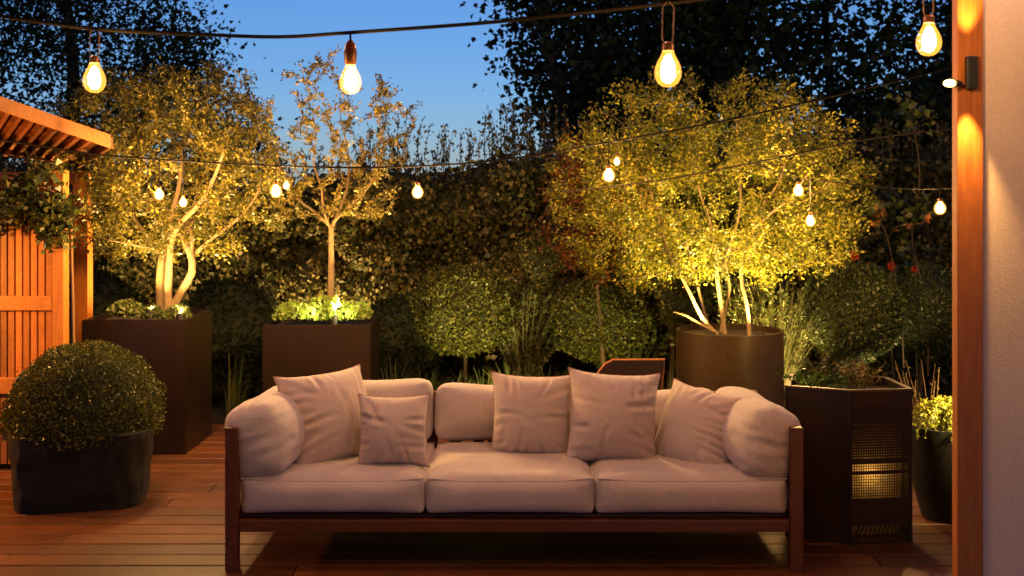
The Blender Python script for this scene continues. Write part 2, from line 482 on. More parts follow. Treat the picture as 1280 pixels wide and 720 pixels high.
def crease(X, F, segs, FMASK=None):
    """press soft folds into the cloth along 3D segments: (p0, p1, width, depth)"""
    nr = normals(X, F); dsp = np.zeros(len(X))
    for p0, p1, w, dep in segs:
        p0 = np.array(p0, float); p1 = np.array(p1, float)
        far_ = int(np.argmax(np.abs(p0 + p1) * FMASK)) if FMASK is not None else 1
        m = np.ones(3); m[far_] = 0; sgn = np.sign((p0 + p1)[far_])
        d = (p1 - p0) * m; L2 = (d * d).sum()
        t = (((X - p0) * m) @ d) / L2; tc = np.clip(t, 0, 1)
        dist = np.linalg.norm((X - (p0 + tc[:, None] * d)) * m, axis=1)
        fall = np.sin(np.clip(tc * .93 + .07, 0, 1) * PI) ** .6 * np.clip(nr[:, far_] * sgn * 2.5, 0, 1)
        q = dist / w
        dsp += dep * fall * (-np.exp(-q * q) + .55 * np.exp(-(q - 1.9) ** 2 * 1.6))
    return X + nr * dsp[:, None]

def boxgrid(sx, sy, sz, nx, ny, nz):
    idx = {}; V = []; F = []
    def vid(i, j, k):
        if (i, j, k) not in idx:
            idx[(i, j, k)] = len(V); V.append((sx * (i / nx - .5), sy * (j / ny - .5), sz * (k / nz - .5)))
        return idx[(i, j, k)]
    for i in range(nx):
        for j in range(ny):
            F.append((vid(i, j, nz), vid(i + 1, j, nz), vid(i + 1, j + 1, nz), vid(i, j + 1, nz)))
            F.append((vid(i, j, 0), vid(i, j + 1, 0), vid(i + 1, j + 1, 0), vid(i + 1, j, 0)))
    for i in range(nx):
        for k in range(nz):
            F.append((vid(i, 0, k), vid(i + 1, 0, k), vid(i + 1, 0, k + 1), vid(i, 0, k + 1)))
            F.append((vid(i, ny, k), vid(i, ny, k + 1), vid(i + 1, ny, k + 1), vid(i + 1, ny, k)))
    for j in range(ny):
        for k in range(nz):
            F.append((vid(0, j, k), vid(0, j, k + 1), vid(0, j + 1, k + 1), vid(0, j + 1, k)))
            F.append((vid(nx, j, k), vid(nx, j + 1, k), vid(nx, j + 1, k + 1), vid(nx, j, k + 1)))
    border = {'front_top': [vid(i, 0, nz) for i in range(nx + 1)]}
    return np.array(V, float), F, idx

def pillowgrid(s, n=30):
    V = []; F = []; top = {}; bot = {}
    for i in range(n + 1):
        for j in range(n + 1):
            top[i, j] = len(V); V.append((s * (i / n - .5), -.004, s * (j / n - .5)))
    for i in range(n + 1):
        for j in range(n + 1):
            if i in (0, n) or j in (0, n): bot[i, j] = top[i, j]
            else: bot[i, j] = len(V); V.append((s * (i / n - .5), .004, s * (j / n - .5)))
    for v in {top[k] for k in top if k[0] in (0, n) or k[1] in (0, n)}: V[v] = (V[v][0], 0, V[v][2])
    for i in range(n):
        for j in range(n):
            F.append((top[i, j], top[i + 1, j], top[i + 1, j + 1], top[i, j + 1]))
            F.append((bot[i, j], bot[i, j + 1], bot[i + 1, j + 1], bot[i + 1, j]))
    ring = [top[i, 0] for i in range(n)] + [top[n, j] for j in range(n)] + [top[n - i, n] for i in range(n)] + [top[0, n - j] for j in range(n)]
    return np.array(V, float), F, ring

def cushion(name, size, res, vfac, mat, parent, M4, floor=None, comp=.25, iters=140, sub=1, pipe=False, folds=None, bend=.04, rnd=0):
    V, F, idx = boxgrid(*size, *res)
    hs_ = np.array(size) / 2; q = V / hs_
    if rnd: V = V * (np.abs(q).max(1) / ((np.abs(q) ** rnd).sum(1) ** (1 / rnd)))[:, None]
    vol = size[0] * size[1] * size[2]
    X = cloth(V, F, vol * vfac, iters, comp, floor=floor, bend=bend)
    if folds: X = crease(X, F, folds, np.array([3., 1.1, 2.2]))
    Xw = np.array([tuple(M4 @ Vector(x)) for x in X])
    o = link(name, mesh_np(name, Xw, np.array(F)), mat, parent, True)
    md = o.modifiers.new('s', 'SUBSURF'); md.levels = md.render_levels = sub
    nx, ny, nz = res
    loops = [[idx[(i, 0, nz)] for i in range(nx + 1)] + [idx[(nx, j, nz)] for j in range(1, ny + 1)] + [idx[(i, ny, nz)] for i in range(nx - 1, -1, -1)] + [idx[(0, j, nz)] for j in range(ny - 1, -1, -1)]]
    if pipe == 'y': loops = [[idx[(i, 0, 0)] for i in range(nx + 1)] + [idx[(nx, 0, k)] for k in range(1, nz + 1)] + [idx[(i, 0, nz)] for i in range(nx - 1, -1, -1)] + [idx[(0, 0, k)] for k in range(nz - 1, -1, -1)]]
    if pipe:
        mb = MB()
        for lp in loops: mb.tube([Xw[i] for i in lp], .0026 if pipe is True else .0032, 6)
        mb.build('piping', mat, o, True)
        for ch in o.children: ch.matrix_parent_inverse = Matrix()
    return o

# ================================================================= SETTING
# ground sheet to the horizon
V = []; F = []
xs = np.concatenate([[-160, -60, -25], np.linspace(-12, 12, 40), [25, 60, 160]]); ys = np.concatenate([[-120, -40, -12], np.linspace(-6, 16, 40), [30, 70, 180]])
for y in ys:
    for x in xs: V.append((x, y, -.13 + .03 * fbm((x, y, 0), .9)))
nx = len(xs)
F = [(j * nx + i, j * nx + i + 1, (j + 1) * nx + i + 1, (j + 1) * nx + i) for j in range(len(ys) - 1) for i in range(nx - 1)]
g = link('ground', mesh_np('ground', np.array(V), np.array(F)), M['soil'], None, True); tag(g, kind='structure')

# deck of single boards
mb = MB(); pitch = .14; y = -2.52; k = 0
while y < 7.15:
    cuts = [-5.2, -5.2 + 2.2 + (k * 1.37) % 2.6]
    while cuts[-1] < 4.6: cuts.append(min(4.8, cuts[-1] + 3.6))
    for a, b_ in zip(cuts, cuts[1:]):
        z = random.uniform(-.0012, .0012)
        mb.box((a + .002, y + .004, -.028), (b_ - .002, y + pitch - .004, z), .0035, seg=1)
    y += pitch; k += 1
d = mb.build('deck', M['deck']); tag(d, kind='structure')
mb = MB()
for x in np.arange(-5, 4.8, .5): mb.box((x, -2.5, -.12), (x + .05, 7.16, -.029))
mb.box((-5.2, 7.185, -.125), (4.8, 7.21, -.004))
tag(mb.build('deck_joists', M['soil']), kind='structure')

# ================================================================= SOFA
sofa = thing('sofa', (.01, 4.85, 0), 'three-seat outdoor sofa with mauve-beige cushions on a reddish wooden frame', 'sofa')
SX0, SX1, SY0, SY1 = -1.145, 1.162, 4.40, 5.27
for (x0, y0) in ((SX0, SY0), (SX1 - .05, SY0), (SX0, SY1 - .05), (SX1 - .05, SY1 - .05)):
    MB().box((x0, y0, 0), (x0 + .05, y0 + .05, .575), .004).build('leg', M['sofa_wood'], sofa)
mb = MB()
mb.box((SX0 + .052, SY0 + .012, .156), (SX1 - .052, SY0 + .045, .204), .004)
mb.box((SX0 + .052, SY1 - .045, .145), (SX1 - .052, SY1 - .012, .205), .004)
for x in (SX0 + .006, SX1 - .044): mb.box((x, SY0 + .052, .145), (x + .038, SY1 - .052, .205), .003)
for i in range(14):
    yy = SY0 + .07 + i * .055; mb.box((SX0 + .045, yy, .188), (SX1 - .045, yy + .035, .212), .002)
mb.build('frame', M['sofa_wood'], sofa)
for s, x in ((0, SX0), (1, SX1 - .05)):
    mb = MB(); mb.box((x + .003, SY0 + .052, .545), (x + .047, SY1 - .052, .573), .004)
    for i in range(7):
        yy = SY0 + .07 + i * .106; mb.box((x + .016, yy, .207), (x + .034, yy + .075, .543), .002)
    mb.build('armrest', M['sofa_wood'], sofa)
mb = MB(); mb.box((SX0 + .052, SY1 - .04, .53), (SX1 - .052, SY1 - .012, .573), .004)
for i in range(20):
    xx = SX0 + .09 + i * .109; mb.box((xx, SY1 - .034, .207), (xx + .05, SY1 - .018, .528), .002)
mb.build('back_rail', M['sofa_wood'], sofa)

def T(loc, rx=0, ry=0, rz=0):
    return Matrix.Translation(loc) @ Matrix.Rotation(R(rz), 4, 'Z') @ Matrix.Rotation(R(ry), 4, 'Y') @ Matrix.Rotation(R(rx), 4, 'X')

SEAT_TOP = .378
for (x0, x1) in ((-1.092, -.352), (-.346, .330), (.336, 1.108)):
    w = x1 - x0
    cushion('seat_cushion', (w, .66, .145), (30, 26, 7), 1.085, M['fabric'], sofa, T(((x0 + x1) / 2, 4.755, .292)), floor=-.073, comp=.5, iters=110, pipe=True)
for (x0, x1, top, ry) in ((-.93, -.365, .650, 0), (-.355, .325, .625, 1), (.335, .94, .602, -1)):
    w = x1 - x0; h = top - .372
    cushion('back_cushion', (w, .15, h), (26, 7, 16), 1.22, M['fabric'], sofa, T(((x0 + x1) / 2, 5.105, .372 + h / 2), rx=-7, ry=ry), comp=.3, iters=120, rnd=16)
def armfolds(sd):
    f = [((-.095, -.61, .0), (.095, -.615, .012), .012, .010), ((-.07, -.61, .06), (.05, -.615, .05), .008, .005), ((.0, -.61, -.05), (.09, -.61, -.045), .008, .006), ((-.09, -.61, -.07), (.02, -.61, -.06), .008, .005)]
    for k in range(9):
        z = random.uniform(-.11, .11); y0 = -.29
        f.append(((sd * .5, y0, z), (sd * .5, y0 + random.uniform(.08, .26), z + random.uniform(-.04, .06)), random.uniform(.007, .012), random.uniform(.003, .007)))
    for k in range(6):
        x_ = random.uniform(-.08, .08); f.append(((x_, -.28, .5), (x_ + random.uniform(-.03, .03), -.1, .5), .01, .004))
    return f
cushion('arm_cushion', (.205, .61, .295), (10, 28, 15), 1.22, M['fabric'], sofa, T((-1.012, 4.725, .505), ry=-14, rz=-6), comp=.3, bend=.05, rnd=8, iters=130, folds=armfolds(1))
cushion('arm_cushion', (.205, .61, .28), (10, 28, 15), 1.22, M['fabric'], sofa, T((1.022, 4.73, .492), ry=13, rz=6), comp=.3, bend=.05, rnd=8, iters=130, folds=armfolds(-1))

def throw(label, s, c, yaw, lean, roll, edges='LRTB', nf=12, vf=.42, grp='throw pillows on the sofa'):
    V, F, ring = pillowgrid(s, 42)
    X = cloth(V, F, s ** 3 * vf, 300, .08, K=5, seedn=.003, bend=.02)
    X = X - (X.max(0) + X.min(0)) / 2
    segs = []; h = s * .46
    for e in edges:
        for k in range(nf if len(edges) < 3 or e in edges[:1] else 4):
            v = random.uniform(-.9, .9) * h; l = random.uniform(.05, .17) * (s / .4); sl = -v * random.uniform(.1, .5) + random.gauss(0, .012)
            yy = -.02
            if e == 'L': sg = ((-h, yy, v), (-h + l, -.07, v + sl))
            elif e == 'R': sg = ((h, yy, v), (h - l, -.07, v + sl))
            elif e == 'T': sg = ((v, yy, h), (v + sl, -.07, h - l))
            else: sg = ((v, yy, -h), (v + sl, -.07, -h + l))
            segs.append((*sg, random.uniform(.007, .012), random.uniform(.004, .009)))
    for k in range(2):
        a_, b_ = random.uniform(-.3, .3) * s, random.uniform(-.3, .3) * s
        segs.append(((a_, -.09, b_), (a_ + random.gauss(0, .05), -.09, b_ + random.gauss(0, .05)), .014, .003))
    X = crease(X, F, segs)
    M4 = T(c, rz=yaw) @ Matrix.Rotation(R(lean), 4, 'X') @ Matrix.Rotation(R(roll), 4, 'Y')
    Xw = np.array([tuple(M4 @ Vector(x)) for x in X])
    t = thing('throw_pillow', c, label, 'pillow', grp)
    o = link('cover', mesh_np('cover', Xw, np.array(F)), M['pillow'], t, True)
    md = o.modifiers.new('s', 'SUBSURF'); md.levels = md.render_levels = 1
    mb = MB(); mb.tube([Xw[i] for i in ring + ring[:1]], .0026, 6); mb.build('piping', M['piping'], t, True)
throw('big tilted throw pillow standing behind the small one against the corner', (.415), P(411, 522, 4.80), 38, -24, -2, 'LTB', 12)
throw('smallest throw pillow, square, in front of the big tilted one', .295, P(492, 538, 4.66), 2, -12, 0, 'BLRT', 3)
throw('throw pillow with visible seam edge leaning beside the middle back cushion', .37, P(666, 520, 4.90), -3, -10, 1, 'BLRT', 7)
throw('large upright square throw pillow with creased side near the middle of the sofa', .395, P(766, 522, 4.80), 3, -12, 4, 'RBLT', 13)
throw('throw pillow turned sideways and tilted against the round-edged arm cushion', .385, P(873, 539, 4.78), -40, -24, 6, 'RBT', 15)

# ================================================================= PLANTERS
def square_planter(label, x0, x1, y0, y1, h, mat):
    t = thing('square_planter', ((x0 + x1) / 2, (y0 + y1) / 2, 0), label, 'planter')
    w = .02; mb = MB()
    bm = mb.bm
    def ring(ax0, ax1, ay0, ay1, z): return [bm.verts.new(p) for p in ((ax0, ay0, z), (ax1, ay0, z), (ax1, ay1, z), (ax0, ay1, z))]
    a = ring(x0, x1, y0, y1, 0.004); b = ring(x0, x1, y0, y1, h); c = ring(x0 + w, x1 - w, y0 + w, y1 - w, h); d_ = ring(x0 + w, x1 - w, y0 + w, y1 - w, .1)
    bm.faces.new(a[::-1]); bm.faces.new(d_)
    for p, q in ((a, b), (b, c), (c, d_)):
        for i in range(4): bm.faces.new((p[i], p[(i + 1) % 4], q[(i + 1) % 4], q[i]))
    bmesh.ops.bevel(bm, geom=[e for e in bm.edges], offset=.004, segments=2, affect='EDGES')
    mb.build('planter_box', mat, t)
    MB().box((x0 + w + .003, y0 + w + .003, h - .12), (x1 - w - .003, y1 - w - .003, h - .03)).build('soil', M['soil'], t)
    return t
square_planter('brown metal box planter beside the slatted fence holding the multi-stemmed tree', -2.495, -1.892, 6.40, 6.96, .782, M['corten'])
square_planter('brown metal box planter holding the single slim-trunked tree', -1.56, -.885, 6.9, 7.38, .695, M['corten'])

def round_planter(name, label, c, prof_out, h, mat, wall=.02, n=48, smooth=True):
    t = thing(name, (c[0], c[1], 0), label, 'planter')
    ri = prof_out[-1][0] - wall
    MB().lathe([(0, .004)] + list(prof_out) + [(ri, h), (ri, h - .16), (0, h - .16)], (c[0], c[1], 0), n).build('pot', mat, t, smooth)
    MB().lathe([(0, h - .12), (ri - .003, h - .12), (ri - .003, h - .035), (0, h - .03)], (c[0], c[1], 0), n).build('soil', M['soil'], t)
    return t
round_planter('round_planter', 'bronze cylinder planter holding the yellow-lit spreading tree', (P(912, 0, 6.93).x, 6.93), [(.325, .004), (.332, .3), (.333, .662)], .662, M['bronze'])

# front pot: rustic dark tub
bc = P(106, 0, 5.52)
tub = thing('planter_tub', (bc.x, bc.y, 0), 'low dark boxy tub with rough weathered sides under the big clipped ball shrub', 'planter')
def tubring(hw, z, n=96, rot=R(14)):
    out = []
    for k in range(n):
        a = 2 * PI * k / n; c_, s_ = math.cos(a), math.sin(a)
        x_ = math.copysign(abs(c_) ** .42, c_) * hw; y_ = math.copysign(abs(s_) ** .42, s_) * hw
        out.append((x_ * math.cos(rot) - y_ * math.sin(rot), x_ * math.sin(rot) + y_ * math.cos(rot), z))
    return out
mb = MB(); prof = [(.300, .004)] + [(.300 + .025 * q, .004 + .355 * q) for q in [i / 14 for i in range(1, 15)]] + [(.30, .36), (.29, .33), (.29, .26)]
rings = []
for i, (hw_, z) in enumerate(prof):
    ring = []
    for p in tubring(hw_, z):
        v = Vector((p[0] + bc.x, p[1] + bc.y, z)); k = 1 + (.035 * fbm(v, 7) + .022 * fbm((v.x, v.y, v.z * .35), 24) if 0 < i < 16 else 0)
        ring.append(mb.bm.verts.new((bc.x + p[0] * k, bc.y + p[1] * k, z + (.012 * fbm(v, 8) if i > 0 else 0))))
    rings.append(ring)
for r0_, r1_ in zip(rings, rings[1:]):
    for k in range(96): mb.bm.faces.new((r0_[k], r0_[(k + 1) % 96], r1_[(k + 1) % 96], r1_[k]))
mb.bm.faces.new(rings[0][::-1]); mb.bm.faces.new(rings[-1])
mb.build('tub_body', M['darkpot'], tub, True)
ball('ball_shrub', 'big clipped dark-green ball shrub in the tub by the slatted fence', (bc.x, bc.y, .41), .375, 26000, .017, M['lf_box'], rz=.95, bumpy=.05, zcut=-.22)

# lower plants in the planters
def mound(name, label, c, r, n, leaf, mat, group, rz=.7):
    return ball(name, label, c, r, n, leaf, mat, 'plant', group, rz=rz, bumpy=.25, zcut=-.5, wf=.6, jit=.7)
G1 = 'low plants in the box planters'
mound('rosette_plant', 'roundest grey-green cushion plant at the fence-side end of the first box planter', P(158, 388, 6.52), .085, 700, .03, M['lf_succ'], G1)
mound('rosette_plant', 'small grey-green cushion plant in front of the twin trunks', P(190, 392, 6.50), .06, 500, .028, M['lf_succ'], G1)
mound('rosette_plant', 'low olive cushion plant beneath the curved trunk at the planter edge', P(222, 392, 6.52), .07, 500, .028, M['lf_succ'], G1)
mound('fern_plant', 'pale green fluffy plant at the fence-side end of the slim-trunk planter', P(367, 390, 7.09), .105, 1000, .035, M['lf_lime'], G1, .6)
mound('fern_plant', 'brightest lime fluffy plant spilling over the rim below the slim trunk', P(406, 388, 7.08), .115, 1300, .035, M['lf_lime'], G1, .75)
mound('fern_plant', 'lime fluffy plant at the sofa-side end of the slim-trunk planter', P(443, 390, 7.10), .095, 1000, .035, M['lf_lime'], G1, .65)

# ================================================================= TREES
def L(pts, Y, r0, r1, dy=None):
    out = []
    for i, p in enumerate(pts): out.append(P(p[0], p[1], Y + (dy[i] if dy else 0)))
    return (out, r0, r1)
# multi-stem tree
Y1 = 6.70
limbs = [L([(202, 392), (200, 350), (204, 312), (213, 275), (222, 240), (228, 200)], Y1, .030, .010, [0, 0, 0, .02, .06, .1]),
         L([(209, 392), (211, 340), (214, 300), (226, 278), (243, 262), (262, 235), (280, 190)], Y1 - .05, .026, .008, [0, 0, -.02, -.05, -.1, -.15, -.2]),
         L([(212, 392), (228, 362), (240, 340), (238, 318), (229, 300), (228, 288), (236, 272), (248, 240)], Y1 - .03, .027, .008, [0, 0, 0, 0, 0, .03, .1, .2]),
         L([(238, 318), (240, 296), (236, 285), (250, 262), (272, 240)], Y1 - .03, .016, .006, [0, .02, .05, .12, .2]),
         L([(200, 318), (180, 290), (160, 262), (145, 235)], Y1, .012, .005, [0, .03, .08, .15]),
         L([(201, 312), (175, 308), (152, 303), (135, 300)], Y1, .009, .004, [0, -.08, -.15, -.2]),
         L([(240, 322), (262, 300), (290, 280), (312, 258), (325, 235)], Y1, .012, .005, [0, -.02, -.05, -.05, 0])]
tips = ell_tips(520, P(203, 203, Y1 + .05), (.78, .55, .66), -.4, 2.2, 3, .3)
tips = [t for t in tips if t.z > P(0, 335, Y1).z]
tree('multi_stem_tree', 'gold-lit tree with several curved pale trunks in the box planter', 'tree', limbs, tips, M['lf_olive'], M['bark_pale'], 54, .029, .028, step=.06, up=.1)
# slim tree
Y2 = 7.15
limbs = [L([(413, 396), (414, 350), (414, 310), (414, 285)], Y2, .024, .017),
         L([(414, 285), (425, 262), (434, 235), (436, 205), (432, 175), (424, 140)], Y2, .012, .003, [0, .02, .04, .06, .08, .1]),
         L([(414, 288), (404, 262), (402, 235), (392, 205), (396, 165)], Y2, .011, .003, [0, -.02, -.05, -.08, -.1]),
         L([(412, 282), (390, 262), (372, 248), (352, 215), (345, 180)], Y2, .010, .003, [0, .0, .05, .1, .15]),
         L([(416, 278), (440, 255), (462, 232), (476, 200), (482, 175)], Y2, .010, .003, [0, 0, .0, -.05, -.1])]
tips = []
while len(tips) < 250:
    u = random.uniform(-1, 1); q = random.random()
    px = 413 + u * (58 + 58 * q ** .6); py = 275 - q * (215 - 70 * abs(u) ** 1.5)
    dy = random.uniform(-.4, .4) * (.3 + q)
    tips.append(P(px, py, Y2 + dy))
tree('slim_tree', 'sparse slim-trunked young tree with upright twigs in the box planter', 'tree', limbs, tips, M['lf_sparse'], M['bark_pale'], 25, .030, .013, step=.06, up=.5, wob=.015, along=.85)
# spreading tree in the round planter
Y3 = 6.95
limbs = [L([(906, 420), (902, 385), (896, 345), (895, 315), (890, 285), (879, 255), (870, 220), (862, 170)], Y3, .015, .004, [0, 0, 0, 0, .05, .05, 0, 0]),
         L([(897, 418), (878, 398), (862, 366), (846, 335), (834, 310), (826, 282), (815, 245), (800, 205)], Y3 - .08, .013, .004, [0, -.02, -.04, -.06, -.08, -.08, -.05, 0]),
         L([(937, 424), (935, 395), (931, 370), (926, 340), (938, 290), (955, 255), (975, 225), (985, 180)], Y3 - .1, .014, .004, [0, 0, 0, .05, .05, 0, 0, 0]),
         L([(900, 420), (912, 360), (906, 330), (915, 300), (925, 260), (925, 210), (920, 150)], Y3 + .12, .012, .004),
         L([(893, 414), (875, 405), (858, 395), (842, 390)], Y3 - .1, .010, .004, [0, 0, -.03, -.06]),
         L([(885, 405), (875, 370), (868, 340), (860, 310), (852, 280)], Y3 + .15, .010, .004),
         L([(938, 290), (962, 268), (985, 250), (1000, 232), (1020, 200)], Y3 - .1, .009, .004, [0, -.1, -.2, -.2, -.2])]
tips = ell_tips(640, P(888, 238, Y3 + .1), (1.08, .62, .76), -.5, 2.0, 8, .3)
tips = [t for t in tips if t.z > P(0, 362, Y3).z + .25 * max(0, .35 - abs(t.x - 1.3)) + .12 * fbm(t, 3)]
tree('spreading_tree', 'bright yellow-green bushy tree with thin splayed trunks in the round planter', 'tree', limbs, tips, M['lf_gold'], M['bark_pale'], 72, .028, .033, step=.07, up=.15)

# orange-leaved shrub behind, left of it
bx = P(742, 0, 7.7)
tips = ell_tips(120, P(745, 262, 7.7), (.36, .3, .48), -.3, 2.5, 5)
tree('autumn_shrub', 'orange-leaved shrub between the hedge and the yellow-lit tree', 'shrub', [([(bx.x + .1, 7.7, -.1), (bx.x + .05, 7.7, .6), P(745, 330, 7.7), P(748, 260, 7.7)], .02, .006)], tips, M['lf_orange'], M['bark_dark'], 60, .036, .05)

# background trees
def big_tree(name, label, base, limbs, tips, mat, per, leaf, spread, group='tall trees behind the hedge', wf=.6):
    return tree(name, label, 'tree', limbs, tips, mat, M['bark_dark'], per, leaf, spread, group, sides=5, step=.3, wob=.05, up=.3, wfac=wf, along=.45)
def trunkl(px, Y, topy, r, lean=0, n=6):
    b = P(px, 0, Y); t = P(px + lean, topy, Y)
    return ([Vector((b.x + (t.x - b.x) * q + .12 * math.sin(q * 7 + px), Y, -.12 + (t.z + .12) * q)) for q in [i / n for i in range(n + 1)]], r, r * .25)
def px_tips(n, poly, Y, dy, thresh, nsc, seed):
    """cluster centres inside a hand-drawn crown outline, thickened in depth"""
    out = []
    xs = [p[0] for p in poly]; ys = [p[1] for p in poly]
    while len(out) < n:
        x = random.uniform(min(xs), max(xs)); y = random.uniform(min(ys), max(ys)); ins = False
        j = len(poly) - 1
        for i in range(len(poly)):
            if (poly[i][1] > y) != (poly[j][1] > y) and x < (poly[j][0] - poly[i][0]) * (y - poly[i][1]) / (poly[j][1] - poly[i][1]) + poly[i][0]: ins = not ins
            j = i
        if not ins: continue
        p = P(x, y, Y) + Vector((0, random.uniform(-dy, dy), 0))
        if fbm(p + Vector((seed, 0, seed)), nsc) > thresh: out.append(p)
    return out
Yb = 12.5
t1 = px_tips(560, [(-260, -240), (-260, 330), (120, 330), (330, 260), (300, 150), (268, 95), (275, 60), (235, 0), (215, -60), (150, -200)], Yb, 1.3, -.22, .9, 2)
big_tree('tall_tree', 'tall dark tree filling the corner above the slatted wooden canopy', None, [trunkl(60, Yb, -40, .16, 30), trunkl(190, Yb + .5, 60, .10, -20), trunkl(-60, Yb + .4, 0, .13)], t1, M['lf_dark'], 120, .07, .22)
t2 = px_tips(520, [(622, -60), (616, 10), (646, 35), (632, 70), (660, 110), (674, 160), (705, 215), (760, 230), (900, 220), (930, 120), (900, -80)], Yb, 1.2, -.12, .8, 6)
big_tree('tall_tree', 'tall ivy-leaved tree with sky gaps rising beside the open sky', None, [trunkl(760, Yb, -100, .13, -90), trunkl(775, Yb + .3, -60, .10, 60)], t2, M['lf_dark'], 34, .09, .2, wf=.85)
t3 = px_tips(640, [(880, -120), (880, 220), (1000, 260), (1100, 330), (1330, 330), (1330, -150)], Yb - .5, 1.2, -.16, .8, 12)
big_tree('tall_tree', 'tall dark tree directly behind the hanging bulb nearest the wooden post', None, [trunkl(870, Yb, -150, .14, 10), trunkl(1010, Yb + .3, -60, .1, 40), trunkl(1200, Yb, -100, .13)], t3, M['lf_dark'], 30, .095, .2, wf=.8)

# hedge
def htop(x):
    px = 640 + x * FPX / 8.7
    pts = [(-400, 215), (60, 215), (230, 225), (330, 228), (440, 215), (520, 210), (560, 204), (600, 198), (640, 192), (690, 190), (760, 182), (1000, 175), (1100, 178), (1500, 165)]
    py = np.interp(px, [p[0] for p in pts], [p[1] for p in pts])
    return CAMZ - (py - HY) * 8.7 / FPX
hed = thing('ivy_hedge', (0, 8.8, -.1), 'tall ivy-clad hedge across the whole back of the garden', 'hedge')
n = 105000
x = rng.uniform(-6.2, 6.2, n); topz = np.array([htop(a) + .11 * fbm((a, 3, 1), 2.3) + .05 * fbm((a, 9, 2), 8) for a in x])
q = rng.random(n) ** .85; z = -.1 + (topz + .1) * q
yb = np.array([.20 * fbm((a, 0, c), 1.1) + .12 * fbm((a, 5, c), 3.2) for a, c in zip(x, z)])
y = 8.62 + yb * 1.2 + rng.random(n) ** 1.6 * .30 + (q > .93) * rng.random(n) * .55
C = np.stack([x, y, z], 1); Dd = unit(n) + np.array([[0, -.25, -.5]]); Lg = .048 * rng.uniform(.5, 1.3, n)
leaves('foliage', C, Dd, Lg, Lg * .8, M['lf_hedge'], hed)
# upright sprigs along its top
ns = 420; SX = rng.uniform(-5, 5, ns); C = []; Dd = []
mb = MB()
for sx in SX:
    h = random.uniform(.06, .34) * (1.3 if abs(sx + .35) < .8 else .8); z0 = htop(sx) + .08 * fbm((sx, 3, 1), 2.3); yy = 8.75 + random.random() * .4; ln = random.uniform(-.08, .08)
    mb.tube([(sx, yy, z0 - .15), (sx + ln * .5, yy, z0 + h * .5), (sx + ln, yy, z0 + h)], [.004, .003, .0015], 3)
    for k_ in range(int(10 + h * 60)):
        qq = random.random(); C.append((sx + ln * qq + random.gauss(0, .015), yy + random.gauss(0, .02), z0 + h * qq)); Dd.append((random.gauss(0, .6), random.gauss(0, .6), .8))
tag(mb.build('twigs', M['bark_dark'], hed), kind='stuff')
n2 = len(C); Lg = .04 * rng.uniform(.5, 1.2, n2)
tag(leaves('top_sprigs', np.array(C), np.array(Dd), Lg, Lg * .5, M['lf_hedge'], hed), kind='stuff')
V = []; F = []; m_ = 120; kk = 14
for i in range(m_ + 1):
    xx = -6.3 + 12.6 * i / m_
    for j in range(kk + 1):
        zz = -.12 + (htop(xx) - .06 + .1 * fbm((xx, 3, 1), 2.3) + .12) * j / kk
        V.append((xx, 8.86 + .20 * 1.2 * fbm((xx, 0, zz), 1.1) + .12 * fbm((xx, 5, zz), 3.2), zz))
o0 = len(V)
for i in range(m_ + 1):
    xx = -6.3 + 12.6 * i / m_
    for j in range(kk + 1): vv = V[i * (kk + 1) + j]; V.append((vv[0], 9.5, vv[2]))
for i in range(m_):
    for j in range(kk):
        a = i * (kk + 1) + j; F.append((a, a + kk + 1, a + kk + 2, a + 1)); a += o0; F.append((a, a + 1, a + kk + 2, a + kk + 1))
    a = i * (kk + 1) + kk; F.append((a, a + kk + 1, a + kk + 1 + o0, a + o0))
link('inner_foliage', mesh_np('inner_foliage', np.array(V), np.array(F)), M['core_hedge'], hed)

# dark climber wall and evergreen at the wall side
tips = px_tips(420, [(1080, 150), (1060, 420), (1330, 420), (1330, 60), (1180, 110)], 9.6, .5, -.5, .9, 4)
tree('evergreen_tree', 'dense near-black evergreen behind the red flowers and wooden post', 'tree', [trunkl(1190, 9.7, 60, .1)], tips, M['lf_dark'], M['bark_dark'], 95, .07, .16, step=.25, wfac=.6)
# leafy climber with a few lit leaves
tips = [P(*p) for p in ((1092, 250, 7.6), (1105, 262, 7.6), (1122, 255, 7.5), (1132, 275, 7.5), (1150, 245, 7.6), (1118, 300, 7.6), (1098, 275, 7.6), (1160, 262, 7.4), (1125, 135, 7.4), (1140, 148, 7.4), (1155, 142, 7.4), (1165, 150, 7.4), (1110, 120, 7.6), (1100, 160, 7.6), (1130, 320, 7.6), (1080, 225, 7.5))]
tree('climbing_vine', 'loose vine with a few lit green leaves near the wooden post', 'vine', [([P(1160, 470, 7.7), P(1158, 380, 7.7), P(1140, 300, 7.65), P(1150, 220, 7.6), P(1140, 150, 7.5)], .010, .004)], tips, M['lf_shrub'], M['bark_dark'], 13, .065, .035, step=.1, along=.5, wfac=.7)
tips = [P(*p) for p in ((1098, 272, 7.3), (1102, 262, 7.3), (1094, 282, 7.3), (1158, 278, 7.2), (1160, 270, 7.2), (1080, 205, 7.3))]
tree('autumn_vine', 'thin vine with a handful of orange leaves beside the yellow-lit tree', 'vine', [([P(1130, 460, 7.4), P(1125, 380, 7.4), P(1110, 300, 7.35), P(1100, 275, 7.3)], .006, .003)], tips, M['lf_orange'], M['bark_dark'], 8, .05, .02, step=.1, along=.4)

